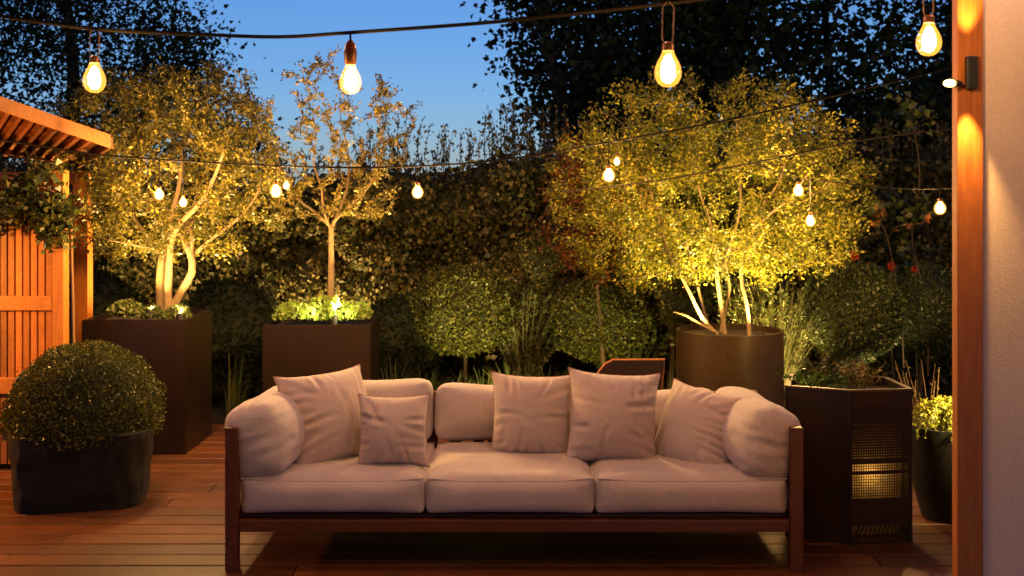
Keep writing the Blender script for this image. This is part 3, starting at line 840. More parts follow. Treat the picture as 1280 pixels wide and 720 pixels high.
# ================================================================= SHRUBS IN THE BED
G = 'clipped ball shrubs in the bed'
ball('ball_shrub', 'brightly lit clipped ball shrub on a stem between slim tree and sofa middle', P(580, 386, 7.9), .375, 12000, .026, M['lf_box'], group=G, stem=(.013, -.1), rz=.86, bumpy=.13)
ball('ball_shrub', 'clipped ball shrub directly above the curved lounge chair back', P(750, 398, 8.0), .36, 11000, .026, M['lf_box'], group=G, stem=(.013, -.1), rz=.84, bumpy=.14)
ball('ball_shrub', 'dim clipped ball shrub above the hexagonal planter', P(1066, 390, 7.3), .33, 10000, .024, M['lf_shrub'], group=G, stem=(.013, -.1), rz=1.0, bumpy=.07)
ball('ball_shrub', 'dim clipped ball shrub partly behind the wooden post', P(1150, 388, 7.9), .34, 8000, .024, M['lf_shrub'], group=G, stem=(.013, -.1), rz=1.0, bumpy=.07)
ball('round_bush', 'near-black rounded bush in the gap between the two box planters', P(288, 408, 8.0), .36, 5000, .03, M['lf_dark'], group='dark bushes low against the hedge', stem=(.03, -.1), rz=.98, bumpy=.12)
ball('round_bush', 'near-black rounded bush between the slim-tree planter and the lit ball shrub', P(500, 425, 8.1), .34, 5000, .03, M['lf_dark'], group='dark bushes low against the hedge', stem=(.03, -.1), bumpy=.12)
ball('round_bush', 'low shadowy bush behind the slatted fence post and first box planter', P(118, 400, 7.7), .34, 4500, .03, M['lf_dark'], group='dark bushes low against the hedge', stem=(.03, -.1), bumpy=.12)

def stemclump(name, label, c, n, h, spread, leaf, mat, stemmat, cat='plant', group=None, per=16, r=.003, base_r=.08, upw=.5, lw=.35, start=.2):
    c = Vector(c); t = thing(name, c, label, cat, group); mb = MB(); C = []; D = []
    for i in range(n):
        a = random.uniform(0, 2 * PI); o = Vector((math.cos(a), math.sin(a), 0)); b = c + o * base_r * random.random(); hh = h * random.uniform(.6, 1.1); sp = spread * random.uniform(.1, 1.1); jit = Vector((random.gauss(0, .03), random.gauss(0, .03), 0))
        pts = [b + o * sp * q ** 1.5 + Vector((0, 0, hh * (q - .15 * q ** 3))) + jit * q * q for q in (0, .25, .5, .75, 1)]
        mb.tube(pts, [r, r * .9, r * .75, r * .6, r * .35], 3)
        for k in range(per):
            q = random.uniform(start, 1); f = q * 4; i0 = min(3, int(f)); p = pts[i0].lerp(pts[i0 + 1], f - i0); dd = (pts[i0 + 1] - pts[i0]).normalized()
            s = Vector(rng.normal(size=3)).normalized()
            C.append(p + s * leaf * .35); D.append(dd * upw + s * .8)
    mb.build('stems', stemmat, t)
    n2 = len(C); Lg = leaf * rng.uniform(.6, 1.2, n2)
    leaves('foliage', np.array([tuple(v) for v in C]), np.array([tuple(v) for v in D]), Lg, Lg * lw, mat, t)
    return t
stemclump('twiggy_shrub', 'loose twiggy shrub between the two lit clipped balls', P(655, 478, 8.05) + Vector((0, 0, -.1)), 85, .86, .34, .036, M['lf_shrub'], M['stem'], 'shrub', per=38, r=.0045, upw=.8, lw=.5)
stemclump('fine_leaved_shrub', 'feathery upright green shrub rising beside the round bronze planter', P(968, 500, 7.35) + Vector((0, 0, -.1)), 170, 1.0, .42, .040, M['lf_grass'], M['stem'], 'shrub', per=34, r=.003, upw=1.0, lw=.16)
def grass(label, px, Y, h, n=90, sp=.22, mat='lf_grass', zb=-.12):
    c = P(px, 0, Y); c.z = zb
    t = thing('grass_clump', c, label, 'grass clump', 'tall grass clumps behind the sofa'); blades('blades', c, n, h, sp, .010, M[mat], t, .5, 4, .07)
grass('tall grass clump right beside the slim-tree planter', 492, 7.6, .62)
grass('tall grass clump under the dark round bush behind the sofa back', 528, 7.5, .55)
grass('arching grass clump under the brightly lit ball shrub', 566, 7.45, .52, 120)
grass('grass clump below the gap between lit ball and twiggy shrub', 606, 7.5, .55, 120)
grass('bright grass clump at the foot of the twiggy shrub', 640, 7.45, .62, 120)
grass('grass clump just past the twiggy shrub', 680, 7.55, .55)
grass('short grass clump under the ball shrub above the chair back', 718, 7.6, .50)
grass('short grass clump behind the corner of the round bronze planter', 838, 7.7, .50)
grass('thin grass clump in the gap between the two box planters', 290, 7.5, .75, 26, .10)
stemclump('leafy_bush', 'low dark leafy bush at the foot of the hedge behind the lounge chair', (P(790, 0, 8.1).x, 8.1, -.1), 60, .75, .35, .04, M['lf_shrub'], M['stem'], 'shrub', 'low bushes along the hedge', per=40, lw=.6)
stemclump('leafy_bush', 'low dark leafy bush beneath the dim clipped balls near the post', (P(1120, 0, 7.9).x, 8.3, -.1), 60, .6, .4, .04, M['lf_shrub'], M['stem'], 'shrub', 'low bushes along the hedge', per=40, lw=.6)
# a few unlit foliage clumps in front of the hedge
for (px, py, Y, r, lb) in ((838, 350, 8.25, .30, 'shadowy bush behind the splayed trunks of the yellow-lit tree'), (690, 330, 8.4, .26, 'small shadowy bush below the orange-leaved shrub')):
    ball('hedge_bush', lb, P(px, py, Y), r, 5000, .034, M['lf_hedge'], group='shadowy bushes grown into the hedge', stem=(.02, -.1), bumpy=.25, rz=1.1)

# red flowers behind the dim ball shrubs
for i, (px, py, w, lb) in enumerate(((1044, 330, .05, 'orange-yellow flower head at the edge of the yellow-lit tree'), (1068, 322, .06, 'tallest red flower head above the dim ball shrub'), (1085, 333, .035, 'smallest red flower head just above the ball shrub top'), (1114, 334, .05, 'broad red flower head between the two dim ball shrubs'), (1144, 338, .04, 'red flower head above the ball shrub nearest the post'))):
    c = P(px, py, 7.75); t = thing('red_flower', (c.x, c.y, -.1), lb, 'flower', 'red flowers behind the ball shrubs')
    MB().tube([(c.x + .03, c.y, -.1), (c.x, c.y, .5), c], [.005, .004, .003], 4).build('stem', M['stem'], t)
    n = 46; dd = unit(n) + np.array([[0, 0, .8]]); Lg = w * .7 * rng.uniform(.6, 1.2, n)
    leaves('petals', np.array(c)[None] + unit(n) * w * .45 + np.array([[0, 0, .01]]), dd, Lg, Lg * .4, M['petal'], t)

# ================================================================= LOUNGE CHAIR behind the sofa
cy = 5.75
ch = thing('lounge_chair', (.62, cy + .3, 0), 'brown lounge chair behind the sofa, only its angled back showing', 'chair')
pts = [P(722, 500, cy), P(745, 471, cy), P(757, 456, cy), P(766, 451, cy), P(831, 450.5, cy), P(826, 472, cy + .05), P(820, 500, cy + .1)]
pl = [(p.x, cy, p.z) for p in pts] + [(pts[-1].x - .05, cy, .30), (pts[0].x + .05, cy, .30)]
MB().poly_prism(pl, (0, .025, 0)).build('backrest', M['bark_dark'], ch)
MB().tube([(p[0], cy + .012, p[2]) for p in pl[:7]], .009, 8).build('back_rim', M['post_wood'], ch, True)
MB().box((.38, cy + .03, .30), (.80, cy + .62, .36), .01).build('seat', M['sofa_wood'], ch)
for (x_, y_) in ((.385, cy + .0), (.765, cy + .0), (.385, cy + .58), (.765, cy + .58)): MB().box((x_, y_, 0), (x_ + .03, y_ + .03, .298), .003).build('leg', M['sofa_wood'], ch)

# ================================================================= HEXAGONAL PLANTER / perforated metal
hx = thing('hexagonal_planter', (1.50, 5.0, 0), 'dark rusty hexagonal metal planter with one perforated face beside the sofa arm', 'planter')
hp = [Vector(p) for p in ((1.446, 4.73), (1.722, 4.765), (1.72, 5.06), (1.58, 5.16), (1.30, 5.16), (1.205, 4.85))]; side = (hp[1] - hp[0]).length
HH = .658
hcx = sum((p.x for p in hp)) / 6; hcy = sum((p.y for p in hp)) / 6
# solid walls (all but the face hp0-hp1)
mb = MB()
for i in range(1, 6):
    p, q = hp[i], hp[(i + 1) % 6]; nrm = Vector((hcx, hcy)) - (p + q) / 2; nrm.normalize()
    mb.poly_prism([(p.x, p.y, .004), (q.x, q.y, .004), (q.x, q.y, HH), (p.x, p.y, HH)], (nrm.x * .006, nrm.y * .006, 0))
mb.build('side_panel', M['hexmetal'], hx)
mb = MB()
for p in hp: mb.tube([(p.x, p.y, .004), (p.x, p.y, HH)], .006, 6)
mb.build('corner_edge', M['hexmetal'], hx)
# bent rim
mb = MB(); ro = [(Vector((hcx, hcy)) + (p - Vector((hcx, hcy))) * 1.03) for p in hp]; ri = [(Vector((hcx, hcy)) + (p - Vector((hcx, hcy))) * .93) for p in hp]
for i in range(6):
    j = (i + 1) % 6
    vs = [mb.bm.verts.new((p.x, p.y, z)) for z in (HH + .001, HH + .011) for p in (ro[i], ro[j], ri[j], ri[i])]
    for f in ((0, 1, 2, 3), (7, 6, 5, 4), (0, 4, 5, 1), (2, 6, 7, 3), (1, 5, 6, 2), (3, 7, 4, 0)): mb.bm.faces.new([vs[k] for k in f])
mb.build('rim', M['bronze'], hx)
# perforated panel
u = (hp[1] - hp[0]).normalized(); nn_ = Vector((-u.y, u.x)) * -1
def HPt(s, z, off=0): p = hp[0] + u * s + nn_ * off; return (p.x, p.y, z)
bmh = bmesh.new()
ncol = 24; cw = (side - .024) / ncol
def cellhole(x0, z0, w, h, kx, kz):
    o = [(x0, z0), (x0 + w, z0), (x0 + w, z0 + h), (x0, z0 + h)]
    c = (x0 + w / 2, z0 + h / 2)
    i8 = [(c[0] + kx * w / 2 * math.cos(PI / 4 + PI / 2 * k + PI), c[1] + kz * h / 2 * math.sin(PI / 4 + PI / 2 * k + PI)) for k in range(4)]
    vo = [bmh.verts.new(HPt(*p)) for p in o]; vi = [bmh.verts.new(HPt(*p)) for p in i8]
    for k in range(4): bmh.faces.new((vo[k], vo[(k + 1) % 4], vi[(k + 1) % 4], vi[k]))
def solid(z0, z1, x0=0.0, x1=side):
    bmh.faces.new([bmh.verts.new(HPt(*p)) for p in ((x0, z0), (x1, z0), (x1, z1), (x0, z1))])
bands = [(.085, .20, 'solid'), (.20, .305, 'holes'), (.305, .318, 'solid'), (.318, .35, 'holes'), (.35, .37, 'solid'), (.37, .50, 'fine'), (.50, .512, 'solid'), (.512, .60, 'fine'), (.60, HH, 'solid')]
solid(.004, .02)
ns_ = 13; w = (side - .024) / ns_
for i in range(ns_):   # slanted slots along the foot
    xx = .012 + i * w
    sh = .03
    a_ = [(xx - sh * (0), .02), (xx + w * .5, .02), (xx + w * .5 + sh, .085), (xx + sh, .085)]
    a_ = [(min(max(p[0], 0), side), p[1]) for p in a_]
    bmh.faces.new([bmh.verts.new(HPt(*p)) for p in a_])
solid(.02, .085, 0, .012)
for z0, z1, kd in bands:
    if kd == 'solid': solid(z0, z1)
    else:
        solid(z0, z1, 0, .012); solid(z0, z1, side - .012, side)
        nr = max(2, round((z1 - z0) / .0115)); h = (z1 - z0) / nr; k_ = 1.05 if kd == 'holes' else .62
        for j in range(nr):
            for i in range(ncol): cellhole(.012 + i * cw, z0 + j * h, cw, h, k_, k_)
me = bpy.data.meshes.new('perforated_panel'); bmh.to_mesh(me); bmh.free()
pp = link('perforated_panel', me, M['hexmetal'], hx); md = pp.modifiers.new('t', 'SOLIDIFY'); md.thickness = .002
# inner liner that catches the lamp light + soil tray
cc = Vector((hcx, hcy))
mb = MB(); mb.poly_prism([HPt(.006, .012, -.10), HPt(side + .01, .012, -.10), HPt(side + .01, .50, -.10), HPt(.006, .50, -.10)], (0, .003, 0))
mb.build('inner_liner', M['hexinner'], hx)
mb = MB(); mb.poly_prism([((cc + (p - cc) * .96).x, (cc + (p - cc) * .96).y, .60) for p in hp], (0, 0, .03)); mb.build('soil', M['soil'], hx)
lp = Vector(HPt(side * .5, .285, -.05))
stemclump('herb_plant', 'small bright-green herb growing over the rusty solid side of the hexagonal planter', (1.36, 4.98, .62), 26, .085, .13, .024, M['lf_green'], M['stem'], 'plant', 'small plants in the hexagonal planter', per=14, r=.002, lw=.7)
stemclump('tuft_plant', 'pale feathery tuft above the perforated face of the hexagonal planter', (1.56, 5.02, .62), 34, .15, .07, .028, M['lf_sparse'], M['stem'], 'plant', 'small plants in the hexagonal planter', per=9, r=.002, lw=.3)
stemclump('herb_plant', 'dark ferny plant at the back rim of the hexagonal planter', (1.47, 5.16, .62), 30, .14, .12, .03, M['lf_shrub'], M['stem'], 'plant', 'small plants in the hexagonal planter', per=12, r=.002, lw=.4)

# pot with cascading yellow plant
pc = P(1183, 0, 5.15)
round_planter('plant_pot', 'tall dark pot squeezed between hexagonal planter and wooden post', (pc.x, pc.y), [(.11, .004), (.15, .15), (.165, .35), (.165, .43)], .43, M['darkpot'], .015, 32)
t = thing('trailing_plant', (pc.x, pc.y, .40), 'bright yellow-green trailing plant spilling from the tall dark pot', 'plant')
C = []; D = []; mb = MB()
for i in range(95):
    a = random.uniform(0, 2 * PI) if i < 45 else random.uniform(PI * .85, PI * 1.65); o = Vector((math.cos(a), math.sin(a), 0)); Lh = random.uniform(.05, .22); r_ = random.uniform(.05, .19)
    pts = [Vector((pc.x, pc.y, .41)) + o * r_ * q * 1.05 + Vector((0, 0, .13 * math.sin(q * PI * .8) * (1.3 - Lh * 2) - Lh * .55 * q ** 3)) for q in (0, .3, .6, .8, 1)]
    mb.tube(pts, .0018, 3)
    for k in range(26):
        q = random.uniform(.1, 1) * 4; i0 = min(3, int(q)); p = pts[i0].lerp(pts[i0 + 1], q - i0); s = Vector(rng.normal(size=3)).normalized(); C.append(tuple(p + s * .014)); D.append(tuple(s + Vector((0, 0, .3))))
mb.build('stems', M['stem'], t); Lg = .02 * rng.uniform(.6, 1.2, len(C))
leaves('foliage', np.array(C), np.array(D), Lg, Lg * .75, M['lf_yellow'], t)
stemclump('dry_grass', 'thin reddish dry stems rising behind the trailing yellow plant', (pc.x - .02, pc.y + .12, .02), 42, .74, .26, .02, M['lf_sparse'], M['drystem'], 'grass', per=4, r=.0022, lw=.25, start=.6)

# ================================================================= POST, WALL, SCONCE
YP = 3.25
x0 = P(1196.5, 0, YP).x; x1 = P(1229.5, 0, YP).x
po = MB().box((x0, YP, 0.002), (x1, YP + .04, 2.755), .004).build('wooden_post', M['post_wood']); tag(po, 'full-height reddish wooden post at the edge of the pink wall', 'post')
wl = MB().box((x1 + .003, YP + .018, 0.002), (4.59, YP + .20, 2.755), .003).build('stucco_wall', M['stucco']); tag(wl, 'pink-beige stucco wall section beside the wooden post', 'wall')
sx = P(1212, 0, YP).x
sn = thing('wall_light', (sx, YP, P(0, 92, YP).z), 'small dark up-and-down light mounted on the wooden post', 'wall light')
a = P(1209, 113, YP - .02); b = P(1218, 71, YP - .001)
MB().box((a.x, YP - .026, a.z + .004), (b.x, YP - .0005, b.z), .003).build('body', M['black'], sn)
hd = P(1191, 104, YP - .03)
MB().tube([(hd.x + .03, YP - .02, hd.z - .001), (hd.x + .004, YP - .028, hd.z)], [.006, .014], 12).build('lamp_head', M['black'], sn, True)
mb = MB(); bmesh.ops.create_uvsphere(mb.bm, u_segments=16, v_segments=10, radius=1)
for v in mb.bm.verts: v.co = Vector((hd.x - .008 + v.co.x * .019, YP - .028 + v.co.y * .012, hd.z + v.co.z * .011))
mb.build('lens', M['lens'], sn, True)

hs = thing('sky_block_roof', (0, 1.2, 0), 'unseen flat wooden roof added to block the sky over the terrace', 'roof')  # added out of view to keep blue sky light off the sofa
hs.location.z = 2.8
MB().box((-4.6, -2.6, 2.86), (4.6, 4.95, 2.98)).build('ceiling', M['post_wood'], hs)
mb = MB()
for yy in (-2.4, -1.2, 0, 1.2, 2.4, 3.6, 4.85): mb.box((-4.6, yy, 2.76), (4.6, yy + .06, 2.858), .004)
mb.build('rafter', M['post_wood'], hs)

hw = MB().box((-4.6, -2.75, .002), (1.4, -2.605, 2.855)).build('sky_block_wall', M['stucco']); tag(hw, 'unseen stucco wall added behind the viewer to block sky light', 'wall')  # added behind the camera, cuts the sky fill on the sofa front

# ================================================================= SHED CANOPY + SLATTED FENCE
cn = thing('wooden_canopy', P(100, 215, 6.5), 'orange-lit wooden canopy roof with exposed battens above the slatted fence', 'canopy')
cn.location.z = 0
Apt, Bpt, Cpt, Dpt = P(-170, 78, 5.30), P(134, 182, 6.10), P(86, 213, 6.95), P(-170, 168, 6.55)
Apt = Bpt + (Apt - Bpt) * 1.9; Dpt = Cpt + (Dpt - Cpt) * 1.9
def bil(u_, v_): return (Apt * (1 - u_) + Bpt * u_) * (1 - v_) + (Dpt * (1 - u_) + Cpt * u_) * v_
upn = ((Bpt - Apt).cross(Dpt - Apt)).normalized()
if upn.z < 0: upn = -upn
mb = MB()
nb = 8
for i in range(nb):   # roof boards
    u0, u1 = 0, 1; v0, v1 = i / nb + .004, (i + 1) / nb - .004
    mb.poly_prism([bil(u0, v0) + upn * .03, bil(u1, v0) + upn * .03, bil(u1, v1) + upn * .03, bil(u0, v1) + upn * .03], upn * .018)
mb.build('roof', M['roof_wood'], cn)
mb = MB()
for i in range(35):   # battens under the boards
    u0 = .02 + i * .0276; du = .0086
    mb.poly_prism([bil(u0, .02), bil(u0 + du, .02), bil(u0 + du, .98), bil(u0, .98)], upn * .028)
mb.build('batten', M['roof_wood'], cn)
fd = Vector((0, 0, -.0))
def board(p, q, h0, h1, th, name, mt='roof_wood'):
    p = Vector(p); q = Vector(q); d = (q - p).normalized(); s = d.cross(Vector((0, 0, 1))).normalized() * th
    MB().poly_prism([p + Vector((0, 0, h0)), q + Vector((0, 0, h0)), q + Vector((0, 0, h1)), p + Vector((0, 0, h1))], s).build(name, M[mt], cn)
board(bil(-.0, -.004), bil(1.005, -.004), -.012, .062, .02, 'front_fascia', 'fence_wood')
board(bil(1.005, 0), bil(1.005, 1), -.008, .05, .02, 'end_fascia')
pb = P(103, 0, 6.9)
q_ = bil(.02, .1); MB().box((q_.x, q_.y, -.1), (q_.x + .09, q_.y + .09, q_.z + .01), .004).build('post', M['post_wood'], cn)
MB().box((P(94, 0, 6.9).x, 6.86, -.1), (P(112.5, 0, 6.9).x, 6.95, P(0, 214, 6.9).z), .004).build('post', M['post_wood'], cn)
board(Vector((Cpt.x - 4.2, 6.85, Cpt.z - .0)), Vector((Cpt.x + .10, 6.85, Cpt.z - .0)), -.085, -.012, .05, 'beam')

YF = 6.05
fn = thing('slatted_fence', (-3.3, YF, 0), 'warm orange-lit vertical slatted wooden fence under the canopy', 'fence')
mb = MB(); xx = P(-520, 0, YF).x; xe = P(68, 0, YF).x; zt = P(0, 222, YF).z
while xx < xe - .03:
    mb.box((xx, YF, .03), (xx + .034, YF + .022, zt), .002, seg=1); xx += .0415
mb.build('slat_panel', M['fence_wood'], fn)
for (py0, py1) in ((370, 388), (472, 492)):
    z1 = P(0, py0, YF - .02).z; z0 = P(0, py1, YF - .02).z
    MB().box((P(-520, 0, YF).x, YF - .028, z0), (xe - .002, YF - .002, z1), .003).build('rail', M['fence_wood'], fn)
MB().box((P(-520, 0, YF).x, YF + .024, zt - .10), (xe - .002, YF + .05, zt), .003).build('rail', M['fence_wood'], fn)
MB().box((xe, YF - .03, 0), (P(82, 0, YF).x, YF + .05, zt + .04), .004).build('post', M['fence_wood'], fn)
bb = MB().box((P(-520, 0, YF).x, YF + .06, -.1), (P(60, 0, YF).x, YF + .075, zt)).build('backing', M['bark_dark'], fn)

# creeper over the fence top
tips = [P(random.uniform(-120, 84), 228 + random.random() ** 1.4 * 60 - (12 if random.random() < .3 else 0), YF - .08 + random.uniform(-.08, .06)) for i in range(70)]
tips += [P(random.uniform(40, 88), random.uniform(250, 302), YF - .06) for i in range(22)]
tree('creeper', 'leafy creeper hanging over the top of the slatted fence', 'vine', [([P(92, 430, YF + .1), P(90, 340, YF + .08), P(86, 262, YF + .02), P(60, 236, YF - .05), P(0, 232, YF - .05), P(-110, 228, YF - .05)], .009, .004)], tips, M['lf_shrub'], M['drystem'], 24, .042, .03, step=.06, along=.6, wfac=.75)

# ================================================================= STRING LIGHTS
def catenary(pts, n=60):
    """smooth curve through the points (Catmull-Rom)"""
    out = []
    pts = [Vector(p) for p in pts]
    for i in range(len(pts) - 1):
        p0, p1, p2, p3 = pts[max(i - 1, 0)], pts[i], pts[i + 1], pts[min(i + 2, len(pts) - 1)]
        for j in range(8):
            t = j / 8; out.append(.5 * ((2 * p1) + (p2 - p0) * t + (2 * p0 - 5 * p1 + 4 * p2 - p3) * t * t + (-p0 + 3 * p1 - 3 * p2 + p3) * t ** 3))
    out.append(pts[-1]); return out
def cable(label, pts, r):
    o = MB().tube(catenary(pts), r, 6).build('light_cable', M['cable'], None, True); tag(o, label, 'cable', 'string light cables overhead')
YS = 3.0
def S1(px, py): return P(px, py, YS)
cable('nearest thick cable crossing the open sky with big bulbs', [S1(-240, -16), S1(0, 20), S1(120, 36), S1(250, 43), S1(350, 46), S1(434, 41), S1(600, 29), S1(720, 17), S1(870, 0), S1(1040, -26), S1(1240, -62), S1(1500, -125)], .0052)
Y4 = 5.9
cable('thin farther cable sagging in front of the slim tree', [P(-100, 160, Y4), P(60, 184, Y4), P(130, 194, Y4), P(260, 203, Y4), P(400, 209, Y4), P(520, 208, Y4), P(640, 198, Y4), P(760, 178, Y4), P(900, 152, Y4), P(1050, 118, Y4), P(1250, 70, Y4), P(1400, 30, Y4)], .0052)
cable('thin dark cable against the black foliage by the wooden post', [P(700, 240, 6.35), P(820, 226, 6.3), P(960, 200, 6.25), P(1090, 173, 6.2), P(1195, 160, 6.15), P(1330, 140, 6.1)], .0045)

cable('thin slack cable running through the yellow-lit crown to the post', [P(930, 200, 6.22), P(998, 223, 6.22), P(1013, 224, 6.22), P(1090, 233, 6.22), P(1175, 236, 6.22), P(1340, 225, 6.22)], .003)
def bulb(label, px, py, Y, rpx, topy, kind, power, loops=True, col=(1, .55, .17)):
    c = P(px, py, Y); r = rpx * Y / FPX; top = P(px, topy, Y)
    t = thing('hanging_bulb', c, label, 'light bulb', 'bulbs hanging from the string lights')
    near = kind == 'near'
    k = r / .03
    if near:
        prof = [(0, -.041), (.012, -.039), (.022, -.032), (.0285, -.020), (.030, -.008), (.028, .004), (.023, .016), (.016, .029), (.0125, .038), (.012, .042)]
        pc_ = [(0, -.028), (.010, -.025), (.016, -.014), (.016, -.002), (.0115, .012), (.007, .026), (0, .031)]
    else:
        prof = [(0, -.034), (.014, -.031), (.025, -.02), (.030, -.004), (.027, .012), (.018, .025), (.012, .034)]
        pc_ = [(0, -.026), (.014, -.022), (.021, -.008), (.019, .008), (.010, .020), (0, .024)]
    MB().lathe([(a * k, b_ * k) for a, b_ in prof], c, 20).build('glass', M['glass'], t, True)
    MB().lathe([(a * k, b_ * k) for a, b_ in pc_], c, 14).build('filament', M['core' if near else 'core_far'], t, True)
    zt_ = prof[-1][1] * k
    if loops:
        MB().lathe([(.0, zt_ - .003), (.0125 * k, zt_ - .003), (.0125 * k, zt_ + .012 * k), (.006 * k, zt_ + .017 * k), (0, zt_ + .017 * k)], c, 14).build('socket', M['brass'], t, True)
        mb = MB()
        w_ = .0085 * k
        if near:
            mb.tube([c + Vector((-w_ * .9, 0, zt_ + .008)), c + Vector((-w_ * 1.5, 0, zt_ + .03)), Vector((top.x - w_ * 1.4, Y, top.z - .01)), Vector((top.x - w_ * .3, Y, top.z + .004))], .0014, 5)
            mb.tube([c + Vector((w_ * .9, 0, zt_ + .008)), c + Vector((w_ * 1.3, 0, zt_ + .03)), Vector((top.x + w_ * 1.6, Y, top.z - .01)), Vector((top.x + w_ * .3, Y, top.z + .004))], .0016, 5)
            mb.build('cord', M['cord'], t, True)
        else:
            mb.tube([c + Vector((0, 0, zt_)), Vector((top.x, Y, top.z))], .003, 5).build('cord', M['cable'], t, True)
    else:
        MB().lathe([(0, zt_ - .004), (.0135 * k, zt_ - .004), (.0165 * k, zt_ + .006), (.0175 * k, zt_ + .03 * k), (.014 * k, zt_ + .05 * k), (.006 * k, zt_ + .062 * k), (0, zt_ + .064 * k)], c, 16).build('socket', M['brass'], t, True)
        MB().tube([c + Vector((0, 0, zt_ + .06 * k)), Vector((top.x, Y, top.z + .003))], .0032, 6).build('cord', M['cable'], t, True)
    if power:
        ld = bpy.data.lights.new('bulb_light', 'POINT'); ld.energy = power; ld.color = col; ld.shadow_soft_size = r * .7
        lo = bpy.data.objects.new('bulb_light', ld); COL.objects.link(lo); lo.parent = t; lo.location = (0, 0, 0)
    return t
PB = 8.0; PF = 46.0
bulb('large round bulb hanging on wire loops nearest the wooden canopy', 118, 97, YS, 14, 36, 'near', PB)
bulb('large bulb with brown socket hanging against the open blue sky', 438, 99, YS, 14, 41, 'near', PB, False)
bulb('largest bright teardrop bulb hanging in front of the spreading yellow tree', 835, 86, YS - .25, 17, 4, 'near', PB)
bulb('large round bulb hanging from above the frame next to the wooden post', 1161, 49, YS - .1, 15.5, -49, 'near', PB)
far = [(199, 243, 198, 6.5, 'far bulb directly above the twin trunks of the multi-stemmed tree'), (345, 239, 206, 7.5, 'far bulb between the multi-stemmed tree and the slim tree'), (522, 240, 208, 7.5, 'far bulb alone in front of the dark hedge'), (761, 219, 178, 8, 'far bulb beside the orange-leaved shrub')]
for px, py, ty, r_, lb in far: bulb(lb, px, py, Y4, r_, ty, 'far', PF)
far2 = [(229, 253, 201, 6.15, 5.5, 'smaller far bulb low in the crown just beside the twin trunks'), (358, 232, 207, 6.15, 4.5, 'smallest far bulb tucked behind its brighter neighbour near the slim tree'), (771, 202, 176, 6.15, 4.5, 'tiny far bulb just above the one beside the orange-leaved shrub'), (998, 238, 223, 6.22, 7, 'far bulb high in the wall-side half of the yellow-lit crown'), (1013, 276, 224, 6.22, 6.5, 'far bulb lowest in the yellow-lit crown'), (1175, 260, 236, 6.22, 7.5, 'far bulb against black foliage right beside the wooden post')]
for i, (px, py, ty, Y, r_, lb) in enumerate(far2): bulb(lb, px, py, Y, r_, ty, 'far', PF * (.5 if r_ < 5 else .8))

# unseen overhead strand, added over the terrace to light the sofa
cable('unseen overhead cable added to carry the bulbs that light the sofa', [(-2.9, 4.5, 2.72), (-1.9, 4.4, 2.66), (-.7, 4.25, 2.62), (.5, 4.1, 2.62), (1.5, 3.1, 2.66), (2.6, 2.4, 2.74)], .005)
for i, (x_, y_, z_) in enumerate(((-1.9, 4.4, 2.55), (-.7, 4.25, 2.51), (.5, 4.1, 2.51), (1.5, 3.1, 2.55))):
    c = Vector((x_, y_, z_)); px = 640 + c.x * FPX / c.y; py = HY + (CAMZ - c.z) * FPX / c.y
    bulb(['first', 'second', 'third', 'fourth'][i] + ' bulb of the unseen overhead strand added to light the sofa', px, py, y_, .03 * FPX / y_, py - .11 * FPX / y_, 'near', 26 if i < 3 else 26, False, (1, .63, .38))

# ================================================================= SPOTLIGHTS in the planters and bed
def spot(label, loc, target, power, ang=70, col=(1, .62, .20), size=.03, blend=.6, fixture=True, fs=1.0):
    loc = Vector(loc); d = (Vector(target) - loc).normalized()
    t = None
    if fixture:
        t = thing('garden_spotlight', loc, label, 'spotlight', 'spike spotlights among the plants')
        MB().tube([loc - d * .07 * fs, loc - d * .02 * fs, loc], [.016 * fs, .024 * fs, .026 * fs], 14, cap=True).build('housing', M['black'], t, True)
        MB().tube([loc - d * .05 * fs, loc + Vector((0, 0, -.14 * fs)) - d * .03 * fs], .006 * fs, 6).build('spike', M['black'], t)
    ld = bpy.data.lights.new('spot_light', 'SPOT'); ld.energy = power; ld.spot_size = R(ang); ld.spot_blend = blend; ld.color = col; ld.shadow_soft_size = size
    lo = bpy.data.objects.new('spot_light', ld); COL.objects.link(lo)
    lo.location = loc + d * .012; lo.rotation_euler = d.to_track_quat('-Z', 'Y').to_euler()
    if t: lo.parent = t; lo.location = d * .012
    return lo
spot('small spotlight at the foot of the twin trunks', P(188, 390, 6.46), P(215, 200, 6.75), 150, 110, (1, .66, .20))
spot('small spotlight at the foot of the curved trunk', P(226, 394, 6.46), P(255, 200, 6.8), 110, 110, (1, .66, .20))
spot('small spotlight at the foot of the slim trunk', P(418, 396, 7.0), P(412, 180, 7.2), 800, 84, (1, .70, .20))
spot('tiny spotlight added on the slim-tree planter rim to brighten the lime plants', P(388, 392, 6.93), P(398, 392, 7.2), 3.5, 150, (1, .82, .35), fs=.4)  # added fill light, makes the lime plants brighter
spot('second tiny spotlight added to brighten the lime plants near the sofa-side corner', P(430, 392, 6.93), P(424, 392, 7.2), 3.5, 150, (1, .82, .35), fs=.4)  # second added fill light for the lime plants
spot('small spotlight among the splayed trunks in the round planter', P(888, 416, 6.72), P(860, 220, 7.0), 140, 120, (1, .70, .20))
spot('small spotlight near the rim of the round planter', P(950, 416, 6.74), P(960, 220, 7.0), 120, 120, (1, .70, .20))
spot('small spotlight in the bed aimed up at the brightly lit ball shrub', (P(612, 0, 6.5).x, 6.5, .10), P(592, 380, 7.9), 210, 40, (1, .78, .25))
spot('small spotlight in the bed aimed up at the ball shrub behind the chair', (P(730, 0, 6.5).x, 6.5, .10), P(752, 388, 8.0), 125, 38, (1, .78, .25))
spot('small spotlight at the base of the feathery green shrub', (P(985, 0, 6.9).x, 6.85, .05), P(968, 380, 7.4), 80, 70, (1, .72, .22))
